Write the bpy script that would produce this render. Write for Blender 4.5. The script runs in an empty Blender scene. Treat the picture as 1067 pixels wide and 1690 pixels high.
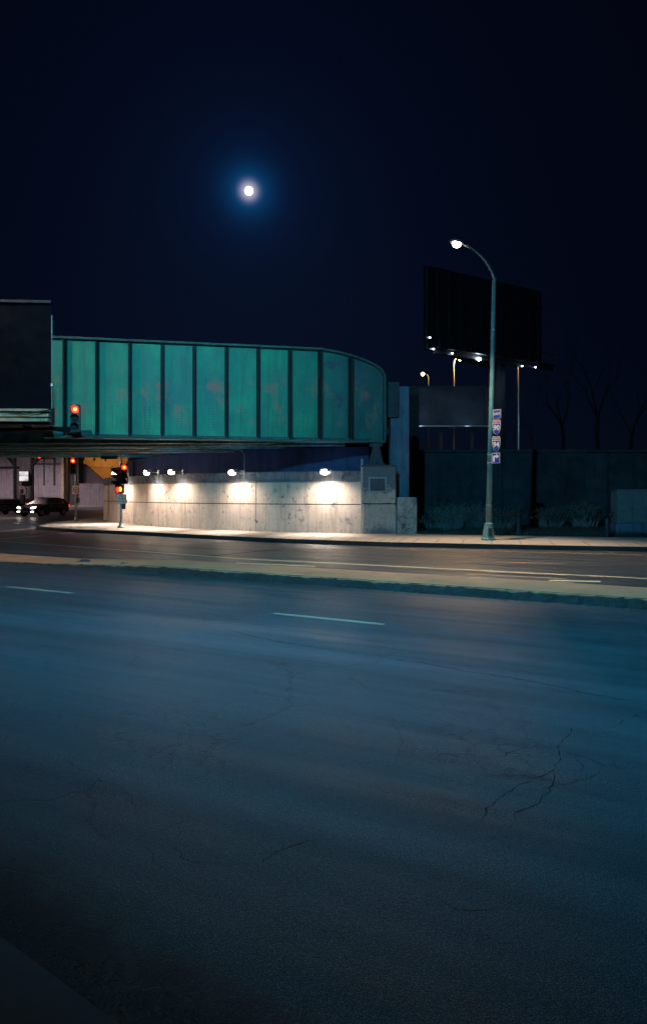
import bpy, bmesh, math, random
from mathutils import Vector, Matrix
random.seed(7)
S = bpy.context.scene
COL = S.collection
R = math.radians
# ------------------------------------------------------------------ camera, world, moonlight, exposure
H = 1.9          # eye height
F = 1067.0       # focal length in photo pixels
HY = 815.0       # horizon row
cam_d = bpy.data.cameras.new('camera'); cam = bpy.data.objects.new('camera', cam_d); COL.objects.link(cam)
cam.location = (0, 0, H); cam.rotation_euler = (R(90), 0, 0)
cam_d.sensor_fit = 'VERTICAL'; cam_d.sensor_height = 36; cam_d.sensor_width = 24
cam_d.lens = 36 * F / 1690.0; cam_d.shift_y = -(845 - HY) / 1690.0
cam_d.clip_start = 0.05; cam_d.clip_end = 5000
S.camera = cam
S.render.resolution_x = 646; S.render.resolution_y = 1024
S.view_settings.view_transform = 'Standard'; S.view_settings.look = 'None'
S.view_settings.exposure = 0.0; S.view_settings.gamma = 1.0
try:
    S.cycles.use_denoising = True
    S.cycles.max_bounces = 6; S.cycles.diffuse_bounces = 3; S.cycles.glossy_bounces = 3
    S.cycles.sample_clamp_indirect = 4.0
    S.cycles.caustics_reflective = False; S.cycles.caustics_refractive = False
except Exception: pass

MOON = Vector(((410.5 - 533.5) / F, 1.0, (HY - 315) / F)).normalized()
w = bpy.data.worlds.new('World'); S.world = w; w.use_nodes = True
nt = w.node_tree; N = nt.nodes; L = nt.links
for n in list(N): N.remove(n)
def wmath(op, a, b=None, c=None):
    n = N.new('ShaderNodeMath'); n.operation = op
    for i, v in enumerate((a, b, c)):
        if v is None: continue
        if isinstance(v, (int, float)): n.inputs[i].default_value = v
        else: L.new(v, n.inputs[i])
    return n.outputs[0]
tc = N.new('ShaderNodeTexCoord')
dp = N.new('ShaderNodeVectorMath'); dp.operation = 'DOT_PRODUCT'
nv = N.new('ShaderNodeVectorMath'); nv.operation = 'NORMALIZE'; L.new(tc.outputs['Generated'], nv.inputs[0])
L.new(nv.outputs[0], dp.inputs[0]); dp.inputs[1].default_value = MOON
ang = wmath('ARCCOSINE', wmath('MINIMUM', dp.outputs['Value'], 0.9999999))
def gauss(sig, k=2.0):
    return wmath('EXPONENT', wmath('MULTIPLY', wmath('POWER', wmath('DIVIDE', ang, sig), k), -1.0))
sx = N.new('ShaderNodeSeparateXYZ'); L.new(nv.outputs[0], sx.inputs[0])
def addc(col, fac, prev):
    m = N.new('ShaderNodeVectorMath'); m.operation = 'SCALE'; m.inputs[0].default_value = col
    if isinstance(fac, float): m.inputs['Scale'].default_value = fac
    else: L.new(fac, m.inputs['Scale'])
    if prev is None: return m.outputs[0]
    a = N.new('ShaderNodeVectorMath'); a.operation = 'ADD'
    L.new(prev, a.inputs[0]); L.new(m.outputs[0], a.inputs[1]); return a.outputs[0]
c = addc((0.0006, 0.0009, 0.0028), 1.0, None)                  # night sky, moonlit air round the moon
c = addc((0.0, 0.0008, 0.0062), gauss(0.34, 1.8), c)
c = addc((0.0, 0.0085, 0.045), gauss(0.048, 1.3), c)
c = addc((0.0, 0.065, 0.17), gauss(0.024, 1.6), c)
c = addc((0.50, 0.38, 0.42), gauss(0.0115, 2.6), c)
hz = wmath('EXPONENT', wmath('MULTIPLY', wmath('ABSOLUTE', sx.outputs['Z']), -5.0))
c = addc((0.0, 0.0003, 0.0014), hz, c)                         # a little city glow low down
# moonlit Nishita sky far below daylight strength
sky = N.new('ShaderNodeTexSky'); sky.sky_type = 'NISHITA'; sky.sun_disc = False
sky.sun_elevation = R(24.0); sky.sun_rotation = R(-6.6)
sk = N.new('ShaderNodeVectorMath'); sk.operation = 'MULTIPLY'; sk.inputs[1].default_value = (0.00006, 0.00016, 0.00045)
L.new(sky.outputs[0], sk.inputs[0])
ad = N.new('ShaderNodeVectorMath'); ad.operation = 'ADD'; L.new(c, ad.inputs[0]); L.new(sk.outputs[0], ad.inputs[1])
bg = N.new('ShaderNodeBackground'); bg.inputs['Strength'].default_value = 1.0; L.new(ad.outputs[0], bg.inputs['Color'])
wo = N.new('ShaderNodeOutputWorld'); L.new(bg.outputs[0], wo.inputs['Surface'])

ml = bpy.data.lights.new('moonlight', 'SUN'); ml.energy = 0.55; ml.color = (0.12, 0.50, 1.0); ml.angle = R(0.5)
mo = bpy.data.objects.new('moonlight', ml); COL.objects.link(mo)
mo.rotation_euler = (-MOON).to_track_quat('-Z', 'Y').to_euler()

# brightness of the lamps seen and of those added
P_WALL = 430.0; P_STREET = 7600.0; P_NEAR = 14500.0; P_ADDED_FLOOD = 5800.0; P_UNDER = 2000.0; P_SODIUM = 2000.0

# ------------------------------------------------------------------ pixel <-> place
def G(px, py, z=0.0):
    y = (H - z) * F / (py - HY); return Vector(((px - 533.5) / F * y, y, z))
def W(px, py, y):
    return Vector(((px - 533.5) / F * y, y, H + (HY - py) / F * y))
D = Vector((-0.89, 0.456, 0)).normalized(); NV = Vector((0.456, 0.89, 0)).normalized()
def UV(u, v, z=0.0):
    p = D * u + NV * v; return Vector((p.x, p.y, z))

# ------------------------------------------------------------------ materials
MATS = {}
class NB:
    def __init__(s, name):
        s.m = bpy.data.materials.new(name); s.m.use_nodes = True; s.t = s.m.node_tree
        s.b = s.t.nodes['Principled BSDF']; s.tc = s.t.nodes.new('ShaderNodeTexCoord')
        s.co = s.tc.outputs['Object']
    def link(s, a, b): s.t.links.new(a, b)
    def mapping(s, scale=(1, 1, 1), rotz=0.0, src=None):
        n = s.t.nodes.new('ShaderNodeMapping'); n.inputs['Scale'].default_value = scale; n.inputs['Rotation'].default_value = (0, 0, rotz)
        s.link(src or s.co, n.inputs['Vector']); return n.outputs[0]
    def noise(s, scale, detail=4, rough=0.55, vec=None, dist=0.0):
        n = s.t.nodes.new('ShaderNodeTexNoise'); n.inputs['Scale'].default_value = scale; n.inputs['Detail'].default_value = detail
        n.inputs['Roughness'].default_value = rough; n.inputs['Distortion'].default_value = dist
        s.link(vec or s.co, n.inputs['Vector']); return n.outputs['Fac']
    def voro(s, scale, feature='F1', vec=None):
        n = s.t.nodes.new('ShaderNodeTexVoronoi'); n.feature = feature; n.inputs['Scale'].default_value = scale
        s.link(vec or s.co, n.inputs['Vector']); return n
    def ramp(s, fac, stops):
        n = s.t.nodes.new('ShaderNodeValToRGB'); e = n.color_ramp.elements
        while len(e) < len(stops): e.new(0.5)
        for i, (p, c) in enumerate(stops):
            e[i].position = p; e[i].color = (c, c, c, 1) if isinstance(c, (int, float)) else (*c, 1)
        s.link(fac, n.inputs[0]); return n.outputs[0]
    def mix(s, fac, a, b, mode='MIX'):
        n = s.t.nodes.new('ShaderNodeMix'); n.data_type = 'RGBA'; n.blend_type = mode
        for sock, v in ((n.inputs[0], fac), (n.inputs[6], a), (n.inputs[7], b)):
            if isinstance(v, (int, float)): sock.default_value = v
            elif isinstance(v, tuple): sock.default_value = (*v, 1)
            else: s.link(v, sock)
        return n.outputs[2]
    def math(s, op, a, b=None):
        n = s.t.nodes.new('ShaderNodeMath'); n.operation = op
        for i, v in enumerate((a, b)):
            if v is None: continue
            if isinstance(v, (int, float)): n.inputs[i].default_value = v
            else: s.link(v, n.inputs[i])
        return n.outputs[0]
    def sep(s, vec=None):
        n = s.t.nodes.new('ShaderNodeSeparateXYZ'); s.link(vec or s.co, n.inputs[0]); return n.outputs
    def bump(s, h, strength=0.3, dist=0.01, normal=None):
        n = s.t.nodes.new('ShaderNodeBump'); n.inputs['Strength'].default_value = strength; n.inputs['Distance'].default_value = dist
        s.link(h, n.inputs['Height'])
        if normal is not None: s.link(normal, n.inputs['Normal'])
        return n.outputs[0]
    def done(s, color=None, rough=None, normal=None, metal=0.0, spec=0.5):
        for k, v in (('Base Color', color), ('Roughness', rough), ('Normal', normal)):
            if v is None: continue
            if isinstance(v, (int, float)): s.b.inputs[k].default_value = v
            elif isinstance(v, tuple): s.b.inputs[k].default_value = (*v, 1)
            else: s.link(v, s.b.inputs[k])
        s.b.inputs['Metallic'].default_value = metal
        s.b.inputs['Specular IOR Level'].default_value = spec
        return s.m

def paint(name, c1, c2=None, scale=6.0, rough=0.5, metal=0.0, bump=0.15, grime=0.35, spec=0.5):
    """worn paint / metal / plain surface with mottling, streaks and grain"""
    if name in MATS: return MATS[name]
    m = NB(name); c2 = c2 or tuple(x * 0.6 for x in c1)
    a = m.ramp(m.noise(scale, 5, 0.6), [(0.35, 0.0), (0.7, 1.0)])
    col = m.mix(a, c1, c2)
    st = m.ramp(m.noise(1.0, 4, 0.6, m.mapping((9, 9, 0.7))), [(0.45, 0.0), (0.75, 1.0)])
    col = m.mix(m.math('MULTIPLY', st, grime), col, tuple(x * 0.35 for x in c1))
    r = m.ramp(m.noise(scale * 2, 3), [(0.3, max(rough - 0.12, 0.05)), (0.7, min(rough + 0.15, 1))])
    MATS[name] = m.done(col, r, m.bump(m.noise(scale * 9, 3), bump, 0.01), metal, spec)
    return MATS[name]
def glow(name, color, strength):
    if name in MATS: return MATS[name]
    m = bpy.data.materials.new(name); m.use_nodes = True; b = m.node_tree.nodes['Principled BSDF']
    b.inputs['Base Color'].default_value = (*color, 1); b.inputs['Emission Color'].default_value = (*color, 1)
    n = m.node_tree.nodes.new('ShaderNodeTexNoise'); n.inputs['Scale'].default_value = 25
    r = m.node_tree.nodes.new('ShaderNodeMapRange'); r.inputs['To Min'].default_value = strength * .8; r.inputs['To Max'].default_value = strength * 1.2
    m.node_tree.links.new(n.outputs['Fac'], r.inputs['Value']); m.node_tree.links.new(r.outputs[0], b.inputs['Emission Strength'])
    MATS[name] = m; return m

K1 = G(0, 1540, .15); K2 = G(81, 1599, .15); KD0 = K1.x * .575 + K1.y * .818
ROADROT = math.atan2(0.456, -0.89)
def asphalt():
    m = NB('asphalt')
    rv = m.mapping((1, 1, 1), -ROADROT)           # x along the road
    sp = m.sep(rv)
    big = m.noise(0.22, 4, 0.6, m.mapping((0.35, 1.3, 1), 0, rv))
    mid = m.noise(1.4, 5, 0.65, rv)
    grain = m.noise(170, 2, 0.8)
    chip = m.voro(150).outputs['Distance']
    base = m.ramp(big, [(0.3, (0.008, 0.013, 0.019)), (0.7, (0.024, 0.031, 0.039))])
    base = m.mix(m.ramp(mid, [(0.35, 0.0), (0.75, 0.55)]), base, (0.012, 0.014, 0.017))
    base = m.mix(m.ramp(grain, [(0.54, 0.0), (0.64, 0.9)]), base, (0.26, 0.29, 0.31))
    g2 = m.noise(62, 3, 0.8)
    base = m.mix(m.ramp(g2, [(0.56, 0.0), (0.68, 0.7)]), base, (0.19, 0.22, 0.24))
    base = m.mix(m.ramp(m.noise(70, 3, 0.7), [(0.30, 0.8), (0.47, 0.0)]), base, (0.006, 0.007, 0.009))
    base = m.mix(m.ramp(chip, [(0.0, 0.7), (0.16, 0.0)]), base, (0.34, 0.35, 0.35))  # pale stone chips, with road glints put into their brightness
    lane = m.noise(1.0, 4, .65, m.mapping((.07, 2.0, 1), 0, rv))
    base = m.mix(m.ramp(lane, [(.38, .35), (.55, 0)]), base, (.006, .008, .011))  # reflection bands along the lanes put into the base colour
    # cracks: a warped cell net, kept only where a broad mask says so
    wn = m.t.nodes.new('ShaderNodeTexNoise'); wn.inputs['Scale'].default_value = 1.6; wn.inputs['Detail'].default_value = 5; m.link(rv, wn.inputs['Vector'])
    wv = m.t.nodes.new('ShaderNodeVectorMath'); wv.operation = 'SCALE'; wv.inputs['Scale'].default_value = 0.75; m.link(wn.outputs['Color'], wv.inputs[0])
    av = m.t.nodes.new('ShaderNodeVectorMath'); av.operation = 'ADD'; m.link(rv, av.inputs[0]); m.link(wv.outputs[0], av.inputs[1])
    ve = m.voro(0.85, 'DISTANCE_TO_EDGE', av.outputs[0]).outputs['Distance']
    cr = m.ramp(ve, [(0.0, 1.0), (0.016, 0.0)])
    ve2 = m.voro(4.2, 'DISTANCE_TO_EDGE', av.outputs[0]).outputs['Distance']
    cr2 = m.ramp(ve2, [(0.0, 1.0), (0.035, 0.0)])
    mask = m.ramp(m.noise(0.42, 2, 0.5, rv), [(0.50, 0.0), (0.62, 1.0)])
    mask2 = m.ramp(m.noise(0.55, 2, 0.5, m.mapping((1, 1, 1), 0.7)), [(0.53, 0.0), (0.64, 1.0)])
    crack = m.math('MINIMUM', m.math('ADD', m.math('MULTIPLY', cr, mask), m.math('MULTIPLY', cr2, mask2)), 1.0)
    # paving seams run with the road
    wob = m.math('MULTIPLY', m.math('SUBTRACT', m.noise(0.7, 3, 0.5, rv), 0.5), 0.35)
    seam = None
    for v0, wd in ((-7.4, 0.03), (-10.55, 0.02), (-17.3, 0.035), (-20.0, 0.03)):
        d = m.math('ABSOLUTE', m.math('SUBTRACT', m.math('ADD', sp[1], wob), v0))
        s_ = m.math('LESS_THAN', d, wd * 0.6)
        seam = s_ if seam is None else m.math('MAXIMUM', seam, s_)
    seam = m.math('MULTIPLY', seam, m.ramp(m.noise(0.9, 3, 0.6, rv), [(0.38, 0.15), (0.5, 0.8)]))
    lines = m.math('MAXIMUM', crack, seam)
    base = m.mix(m.math('MULTIPLY', lines, 0.85), base, (0.008, 0.009, 0.011))
    # grit and leaf dirt lying along the near kerb
    kd = m.t.nodes.new('ShaderNodeVectorMath'); kd.operation = 'DOT_PRODUCT'; m.link(m.co, kd.inputs[0]); kd.inputs[1].default_value = (0.575, 0.818, 0)
    kw = m.math('ADD', m.math('SUBTRACT', kd.outputs['Value'], KD0), m.math('MULTIPLY', m.math('SUBTRACT', m.noise(2.2, 6, .75), .5), -0.75))
    dirt = m.ramp(kw, [(0.28, 1.0), (0.62, 0.0)])
    base = m.mix(m.math('MULTIPLY', dirt, m.ramp(m.noise(45, 4, .8), [(.35, .75), (.55, 1.0)])), base, (0.006, 0.007, 0.008))
    # oil-dark wheel paths, smoother there
    streak = m.noise(1.0, 4, 0.6, m.mapping((0.10, 1.6, 1), 0, rv))
    rg = m.ramp(streak, [(0.38, 0.22), (0.62, 0.44)])
    rg = m.mix(0.35, rg, m.ramp(m.noise(140, 1, 0.5), [(0.3, 0.2), (0.7, 0.8)]))
    hgt = m.math('ADD', m.math('ADD', m.math('MULTIPLY', grain, 0.6), m.math('MULTIPLY', chip, -0.7)), m.math('MULTIPLY', lines, -1.2))
    n1 = m.bump(m.math('ADD', m.math('MULTIPLY', mid, .4), m.math('MULTIPLY', m.noise(1.0, 2, .5, m.mapping((0.05, 0.9, 1), 0, rv)), 9.0)), 0.6, 0.02)
    return m.done(base, rg, m.bump(hgt, 0.6, 0.004, n1), 0, 0.34)

def concrete(name, c1, c2, stain=0.6, spots=0.5, spotscale=5.0, rough=0.85, drip=True, peel=(0.60, 0.64)):
    if name in MATS: return MATS[name]
    m = NB(name)
    n = m.noise(1.1, 6, 0.62)
    col = m.mix(m.ramp(n, [(0.35, 0.0), (0.7, 1.0)]), c1, c2)
    fine = m.noise(22, 5, 0.7)
    col = m.mix(m.ramp(fine, [(0.4, 0.0), (0.75, 0.35)]), col, tuple(x * 0.5 for x in c1))
    if drip:
        st = m.ramp(m.noise(1.0, 5, 0.65, m.mapping((3.2, 3.2, 0.28))), [(0.50, 0.0), (0.72, 1.0)])
        col = m.mix(m.math('MULTIPLY', st, stain), col, tuple(x * 0.22 for x in c1))
        rain = m.ramp(m.noise(1.0, 4, 0.6, m.mapping((11, 11, 0.5))), [(0.52, 0.0), (0.68, 1.0)])
        col = m.mix(m.math('MULTIPLY', rain, stain * 0.55), col, tuple(x * 0.35 for x in c1))
    pk = m.ramp(m.noise(spotscale, 7, 0.72, m.mapping((1, 1, 0.8)), 0.6), [(peel[0], 0.0), (peel[1], 1.0)])
    gate = m.ramp(m.noise(0.9, 2, 0.5), [(0.42, 0.25), (0.62, 1.0)])
    pk = m.math('MULTIPLY', pk, gate)
    col = m.mix(m.math('MULTIPLY', pk, spots), col, (0.035, 0.04, 0.05))
    h = m.math('ADD', m.math('MULTIPLY', fine, 0.5), m.math('MULTIPLY', pk, -0.9))
    MATS[name] = m.done(col, rough, m.bump(h, 0.45, 0.02))
    return MATS[name]

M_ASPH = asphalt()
M_WALL = concrete('painted_concrete', (0.60, 0.49, 0.41), (0.46, 0.38, 0.32), 0.6, 0.75, 4.6, peel=(0.565, 0.61))
M_PIL = concrete('stained_concrete', (0.34, 0.31, 0.28), (0.24, 0.22, 0.21), 1.0, 0.9, 3.4, peel=(0.55, 0.60))
def pilaster_mat():
    m = NB('pilaster_concrete'); z = m.sep()[2]; x = m.sep()[0]
    col = m.mix(m.ramp(m.noise(2.0, 6, .65), [(.35, 0), (.7, 1)]), (0.46, 0.38, 0.31), (0.32, 0.27, 0.23))
    n = m.math('MULTIPLY', m.math('SUBTRACT', m.noise(3.0, 6, .7), .5), 1.5)
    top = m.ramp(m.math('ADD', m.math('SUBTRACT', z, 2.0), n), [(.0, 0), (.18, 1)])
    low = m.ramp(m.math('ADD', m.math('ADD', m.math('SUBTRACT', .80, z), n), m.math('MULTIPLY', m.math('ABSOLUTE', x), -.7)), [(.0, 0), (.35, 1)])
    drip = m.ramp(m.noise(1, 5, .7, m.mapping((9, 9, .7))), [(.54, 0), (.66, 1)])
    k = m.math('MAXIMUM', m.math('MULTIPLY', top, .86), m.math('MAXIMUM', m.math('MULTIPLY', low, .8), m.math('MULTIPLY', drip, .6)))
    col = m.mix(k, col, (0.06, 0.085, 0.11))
    pk = m.ramp(m.noise(8, 7, .75), [(.58, 0), (.62, .8)]); col = m.mix(pk, col, (.03, .035, .045))
    return m.done(col, .85, m.bump(m.noise(14, 5), .5, .02))
M_PILS = pilaster_mat()
M_PEEL = concrete('peeling_concrete', (0.42, 0.38, 0.34), (0.33, 0.30, 0.27), 0.6, 1.0, 6.0, peel=(0.50, 0.545))
M_DARKC = concrete('dark_concrete', (0.07, 0.085, 0.10), (0.04, 0.05, 0.065), 0.6, 0.5, 2.5)
M_COLC = concrete('column_concrete', (0.12, 0.19, 0.26), (0.07, 0.12, 0.17), 0.7, 0.5, 2.5)
M_WALK = concrete('sidewalk_concrete', (0.34, 0.29, 0.24), (0.26, 0.225, 0.19), 0.0, 0.35, 2.2, drip=False)
M_MED = concrete('median_concrete', (0.66, 0.26, 0.12), (0.46, 0.18, 0.085), 0.0, 0.6, 2.0, drip=False)
M_CURB = concrete('curb_concrete', (0.040, 0.022, 0.016), (0.012, 0.008, 0.007), 0.3, 0.8, 6.0, peel=(0.5, 0.58))
M_FARW = concrete('underpass_wall_concrete', (0.26, 0.27, 0.33), (0.18, 0.19, 0.26), 0.7, 0.4, 0.8)
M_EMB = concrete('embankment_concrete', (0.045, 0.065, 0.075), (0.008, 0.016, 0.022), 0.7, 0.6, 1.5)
def grass_soil():
    m = NB('soil'); a = m.noise(3.0, 6, 0.7)
    c_ = m.ramp(a, [(0.3, (0.012, 0.016, 0.012)), (0.7, (0.035, 0.04, 0.03))])
    return m.done(c_, 0.95, m.bump(m.noise(30, 5), 0.8, 0.03))
M_SOIL = grass_soil()
M_STEEL = paint('dark_steel', (0.02, 0.026, 0.032), (0.01, 0.014, 0.018), 3, 0.6, 0.0)
M_BEAM = paint('beam_paint', (0.20, 0.52, 0.55), (0.05, 0.14, 0.16), 2.5, 0.38)
M_BLACK = paint('black_housing', (0.012, 0.013, 0.014), None, 8, 0.45)
M_GALV = paint('galvanised', (0.34, 0.36, 0.37), (0.22, 0.24, 0.25), 10, 0.35, 0.7)
M_POLE = paint('pole_paint', (0.10, 0.22, 0.21), (0.06, 0.15, 0.15), 6, 0.45)
M_WHITE = paint('sign_white', (0.74, 0.58, 0.46), (0.60, 0.47, 0.38), 5, 0.5, bump=0.02, grime=0.2)
M_SIGNBLUE = paint('sign_blue', (0.012, 0.006, 0.17), (0.01, 0.005, 0.13), 5, 0.4, bump=0.02, grime=0.1)
M_SIGNRED = paint('sign_red', (0.24, 0.06, 0.09), (0.18, 0.05, 0.07), 5, 0.4, bump=0.02, grime=0.1)
M_SIGNBLK = paint('sign_black', (0.012, 0.012, 0.014), None, 5, 0.5, bump=0.02)
M_SIGNGRN = paint('sign_green', (0.01, 0.07, 0.09), None, 5, 0.5, bump=0.02)
def _yellow_line_paint():
    m = NB('yellow_line_paint'); k = m.ramp(m.noise(14, 6, .75), [(.54, 0), (.68, 1)])
    return m.done(m.mix(k, (0.80, 0.64, 0.36), (0.03, 0.033, 0.036)), .65, m.bump(m.noise(90, 3), .5, .004))
def _white_line_paint():
    m = NB('white_line_paint'); k = m.ramp(m.noise(14, 6, .75), [(.54, 0), (.68, 1)])
    return m.done(m.mix(k, (0.50, 0.27, 0.16), (0.03, 0.033, 0.036)), .65, m.bump(m.noise(90, 3), .5, .004))
M_YLINE = _yellow_line_paint(); M_WLINE = _white_line_paint()
M_BARK = paint('bark', (0.007, 0.007, 0.007), (0.004, 0.004, 0.004), 9, 0.9, bump=0.6)
M_TWIG = paint('dry_twigs', (0.26, 0.28, 0.27), (0.14, 0.16, 0.15), 9, 0.9)
M_LEAF = paint('shrub_leaf', (0.035, 0.06, 0.04), (0.02, 0.04, 0.03), 9, 0.7)
M_BRASS = paint('plaque_frame_metal', (0.30, 0.33, 0.34), (0.2, 0.22, 0.23), 14, 0.4, 0.5)
M_RUBBER = paint('rubber', (0.012, 0.012, 0.012), None, 8, 0.8)
M_CAB = paint('cabinet_paint', (0.14, 0.18, 0.18), (0.10, 0.13, 0.13), 4, 0.5)
def carpaint(name, col):
    m = NB(name); m.done(m.mix(m.ramp(m.noise(2, 2), [(0.3, 0), (0.7, 1)]), col, tuple(x * .8 for x in col)), 0.22); m.b.inputs['Coat Weight'].default_value = 0.8; return m.m
M_CAR1 = carpaint('car_paint_dark', (0.02, 0.028, 0.045)); M_CAR2 = carpaint('car_paint_black', (0.008, 0.009, 0.012))
M_GLASS = carpaint('dark_glass', (0.006, 0.008, 0.012))
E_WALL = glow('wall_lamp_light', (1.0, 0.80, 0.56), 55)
E_STREET = glow('street_lamp_light', (1.0, 0.74, 0.42), 45)
E_SOD = glow('sodium_light', (1.0, 0.55, 0.22), 40)
E_RED = glow('signal_red_light', (1.0, 0.02, 0.01), 5)
E_REDHOT = glow('signal_red_core', (1.0, 0.22, 0.03), 6)
E_AMB = glow('signal_amber_light', (1.0, 0.28, 0.02), 3.5)
E_COOL = glow('flood_light', (0.65, 0.78, 1.0), 20)
E_COOLHOT = glow('flood_light_bright', (0.75, 0.87, 1.0), 120)
E_HEAD = glow('headlight_light', (1.0, 0.93, 0.78), 14)
E_TAIL = glow('taillight_light', (1.0, 0.06, 0.03), 1.2)
E_MOON = glow('moon_surface', (1.0, 0.95, 0.90), 6)

# ------------------------------------------------------------------ mesh builder
class MB:
    def __init__(s): s.v = []; s.f = []
    def add(s, vs, fs):
        o = len(s.v); s.v += [tuple(v) for v in vs]; s.f += [tuple(i + o for i in f) for f in fs]; return s
    def box(s, c, size, rz=0.0, M=None):
        hx, hy, hz_ = size[0] / 2, size[1] / 2, size[2] / 2
        m = M or Matrix.Rotation(rz, 4, 'Z')
        vs = [Vector(c) + m @ Vector((x * hx, y * hy, z * hz_)) for z in (-1, 1) for y in (-1, 1) for x in (-1, 1)]
        return s.add(vs, [(0, 2, 3, 1), (4, 5, 7, 6), (0, 1, 5, 4), (2, 6, 7, 3), (0, 4, 6, 2), (1, 3, 7, 5)])
    def bar(s, a, b, wd, dp=None, up=Vector((0, 0, 1))):
        a = Vector(a); b = Vector(b); dp = dp or wd; d = (b - a).normalized()
        if abs(d.dot(up)) > 0.98: up = Vector((0, 1, 0))
        x = d.cross(up).normalized(); y = x.cross(d)
        vs = [p + x * sx_ * wd / 2 + y * sy * dp / 2 for p in (a, b) for sy in (-1, 1) for sx_ in (-1, 1)]
        return s.add(vs, [(0, 2, 3, 1), (4, 5, 7, 6), (0, 1, 5, 4), (2, 6, 7, 3), (0, 4, 6, 2), (1, 3, 7, 5)])
    def tube(s, pts, rad, n=10):
        pts = [Vector(p) for p in pts]; k = len(pts)
        rad = [rad] * k if isinstance(rad, (int, float)) else rad
        up = Vector((0.013, 0.999, 0.03)); vs = []
        for i, p in enumerate(pts):
            d = (pts[min(i + 1, k - 1)] - pts[max(i - 1, 0)]).normalized()
            u = up if abs(d.dot(up)) < 0.95 else Vector((1, 0, 0))
            x = d.cross(u).normalized(); y = d.cross(x)
            vs += [p + (x * math.cos(2 * math.pi * j / n) + y * math.sin(2 * math.pi * j / n)) * rad[i] for j in range(n)]
        fs = [(i * n + j, i * n + (j + 1) % n, (i + 1) * n + (j + 1) % n, (i + 1) * n + j) for i in range(k - 1) for j in range(n)]
        fs += [tuple(range(n))[::-1], tuple((k - 1) * n + j for j in range(n))]
        return s.add(vs, fs)
    def prism(s, poly, off):
        off = Vector(off); n = len(poly); poly = [Vector(p) for p in poly]
        return s.add(poly + [p + off for p in poly], [tuple(range(n))[::-1], tuple(range(n, 2 * n))] + [(i, (i + 1) % n, n + (i + 1) % n, n + i) for i in range(n)])
    def slab(s, poly, z0, z1):
        return s.prism([(p[0], p[1], z0) for p in poly], (0, 0, z1 - z0))
    def quad(s, a, b, c_, d): return s.add([a, b, c_, d], [(0, 1, 2, 3)])
    def ball(s, c, r, nu=14, nv_=8, sc=(1, 1, 1)):
        vs = []; fs = []
        for i in range(nv_ + 1):
            t = math.pi * i / nv_
            for j in range(nu):
                a = 2 * math.pi * j / nu
                vs.append((c[0] + r * sc[0] * math.sin(t) * math.cos(a), c[1] + r * sc[1] * math.sin(t) * math.sin(a), c[2] + r * sc[2] * math.cos(t)))
        for i in range(nv_):
            for j in range(nu): fs.append((i * nu + j, (i + 1) * nu + j, (i + 1) * nu + (j + 1) % nu, i * nu + (j + 1) % nu))
        return s.add(vs, fs)
    def loose(s, name, m, parent=None, bevel=0.0):
        # every separate piece becomes a part of its own
        par = list(range(len(s.v)))
        def find(a):
            while par[a] != a: par[a] = par[par[a]]; a = par[a]
            return a
        for f in s.f:
            for i in f[1:]: par[find(i)] = find(f[0])
        groups = {}
        for f in s.f: groups.setdefault(find(f[0]), []).append(f)
        out = []
        for fs in groups.values():
            ids = sorted({i for f in fs for i in f}); mp = {i: k for k, i in enumerate(ids)}
            b = MB(); b.v = [s.v[i] for i in ids]; b.f = [tuple(mp[i] for i in f) for f in fs]
            out.append(b.build(name, m, parent, bevel))
        return out
    def build(s, name, m, parent=None, bevel=0.0, smooth=False):
        me = bpy.data.meshes.new(name); me.from_pydata(s.v, [], s.f)
        bm = bmesh.new(); bm.from_mesh(me); bmesh.ops.recalc_face_normals(bm, faces=bm.faces)
        if bevel: bmesh.ops.bevel(bm, geom=list(bm.edges), offset=bevel, segments=2, affect='EDGES', clamp_overlap=True)
        bm.to_mesh(me); bm.free(); me.materials.append(m)
        if smooth:
            for p in me.polygons: p.use_smooth = True
        o = bpy.data.objects.new(name, me); COL.objects.link(o)
        if parent is not None:
            o.parent = parent
        return o
def tag(o, label=None, cat=None, group=None, kind=None):
    if label: o['label'] = label
    if cat: o['category'] = cat
    if group: o['group'] = group
    if kind: o['kind'] = kind
    return o
def thing(name, loc, label, cat, group=None, rz=0.0):
    o = bpy.data.objects.new(name, None); COL.objects.link(o); o.location = loc; o.rotation_euler = (0, 0, rz)
    return tag(o, label, cat, group)
def copy_tree(o, parent=None):
    c_ = o.copy(); COL.objects.link(c_)
    if parent is not None: c_.parent = parent
    for ch in [x for x in bpy.data.objects if x.parent == o]: copy_tree(ch, c_)
    return c_
def text(body, size, m, name, parent, loc, rot, align='CENTER', ext=0.002, sx_=1.0):
    cu = bpy.data.curves.new('t', 'FONT'); cu.body = body; cu.size = size; cu.align_x = align; cu.align_y = 'CENTER'; cu.extrude = ext; cu.offset = size * 0.015
    to = bpy.data.objects.new('t', cu); COL.objects.link(to)
    me = bpy.data.meshes.new_from_object(to.evaluated_get(bpy.context.evaluated_depsgraph_get())); bpy.data.objects.remove(to)
    o = bpy.data.objects.new(name, me); me.materials.clear(); me.materials.append(m); COL.objects.link(o)
    o.parent = parent; o.location = loc; o.rotation_euler = rot; o.scale = (sx_, 1, 1); return o
def lamp(name, kind, loc, power, color, parent=None, aim=None, cone=150, blend=0.5, size=0.1):
    d = bpy.data.lights.new(name, kind); d.energy = power; d.color = color; d.shadow_soft_size = size
    if kind == 'SPOT': d.spot_size = R(cone); d.spot_blend = blend
    o = bpy.data.objects.new(name, d); COL.objects.link(o); o.location = loc
    if parent is not None: o.parent = parent
    if aim is not None: o.rotation_euler = Vector(aim).to_track_quat('-Z', 'Y').to_euler()
    return o
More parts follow.
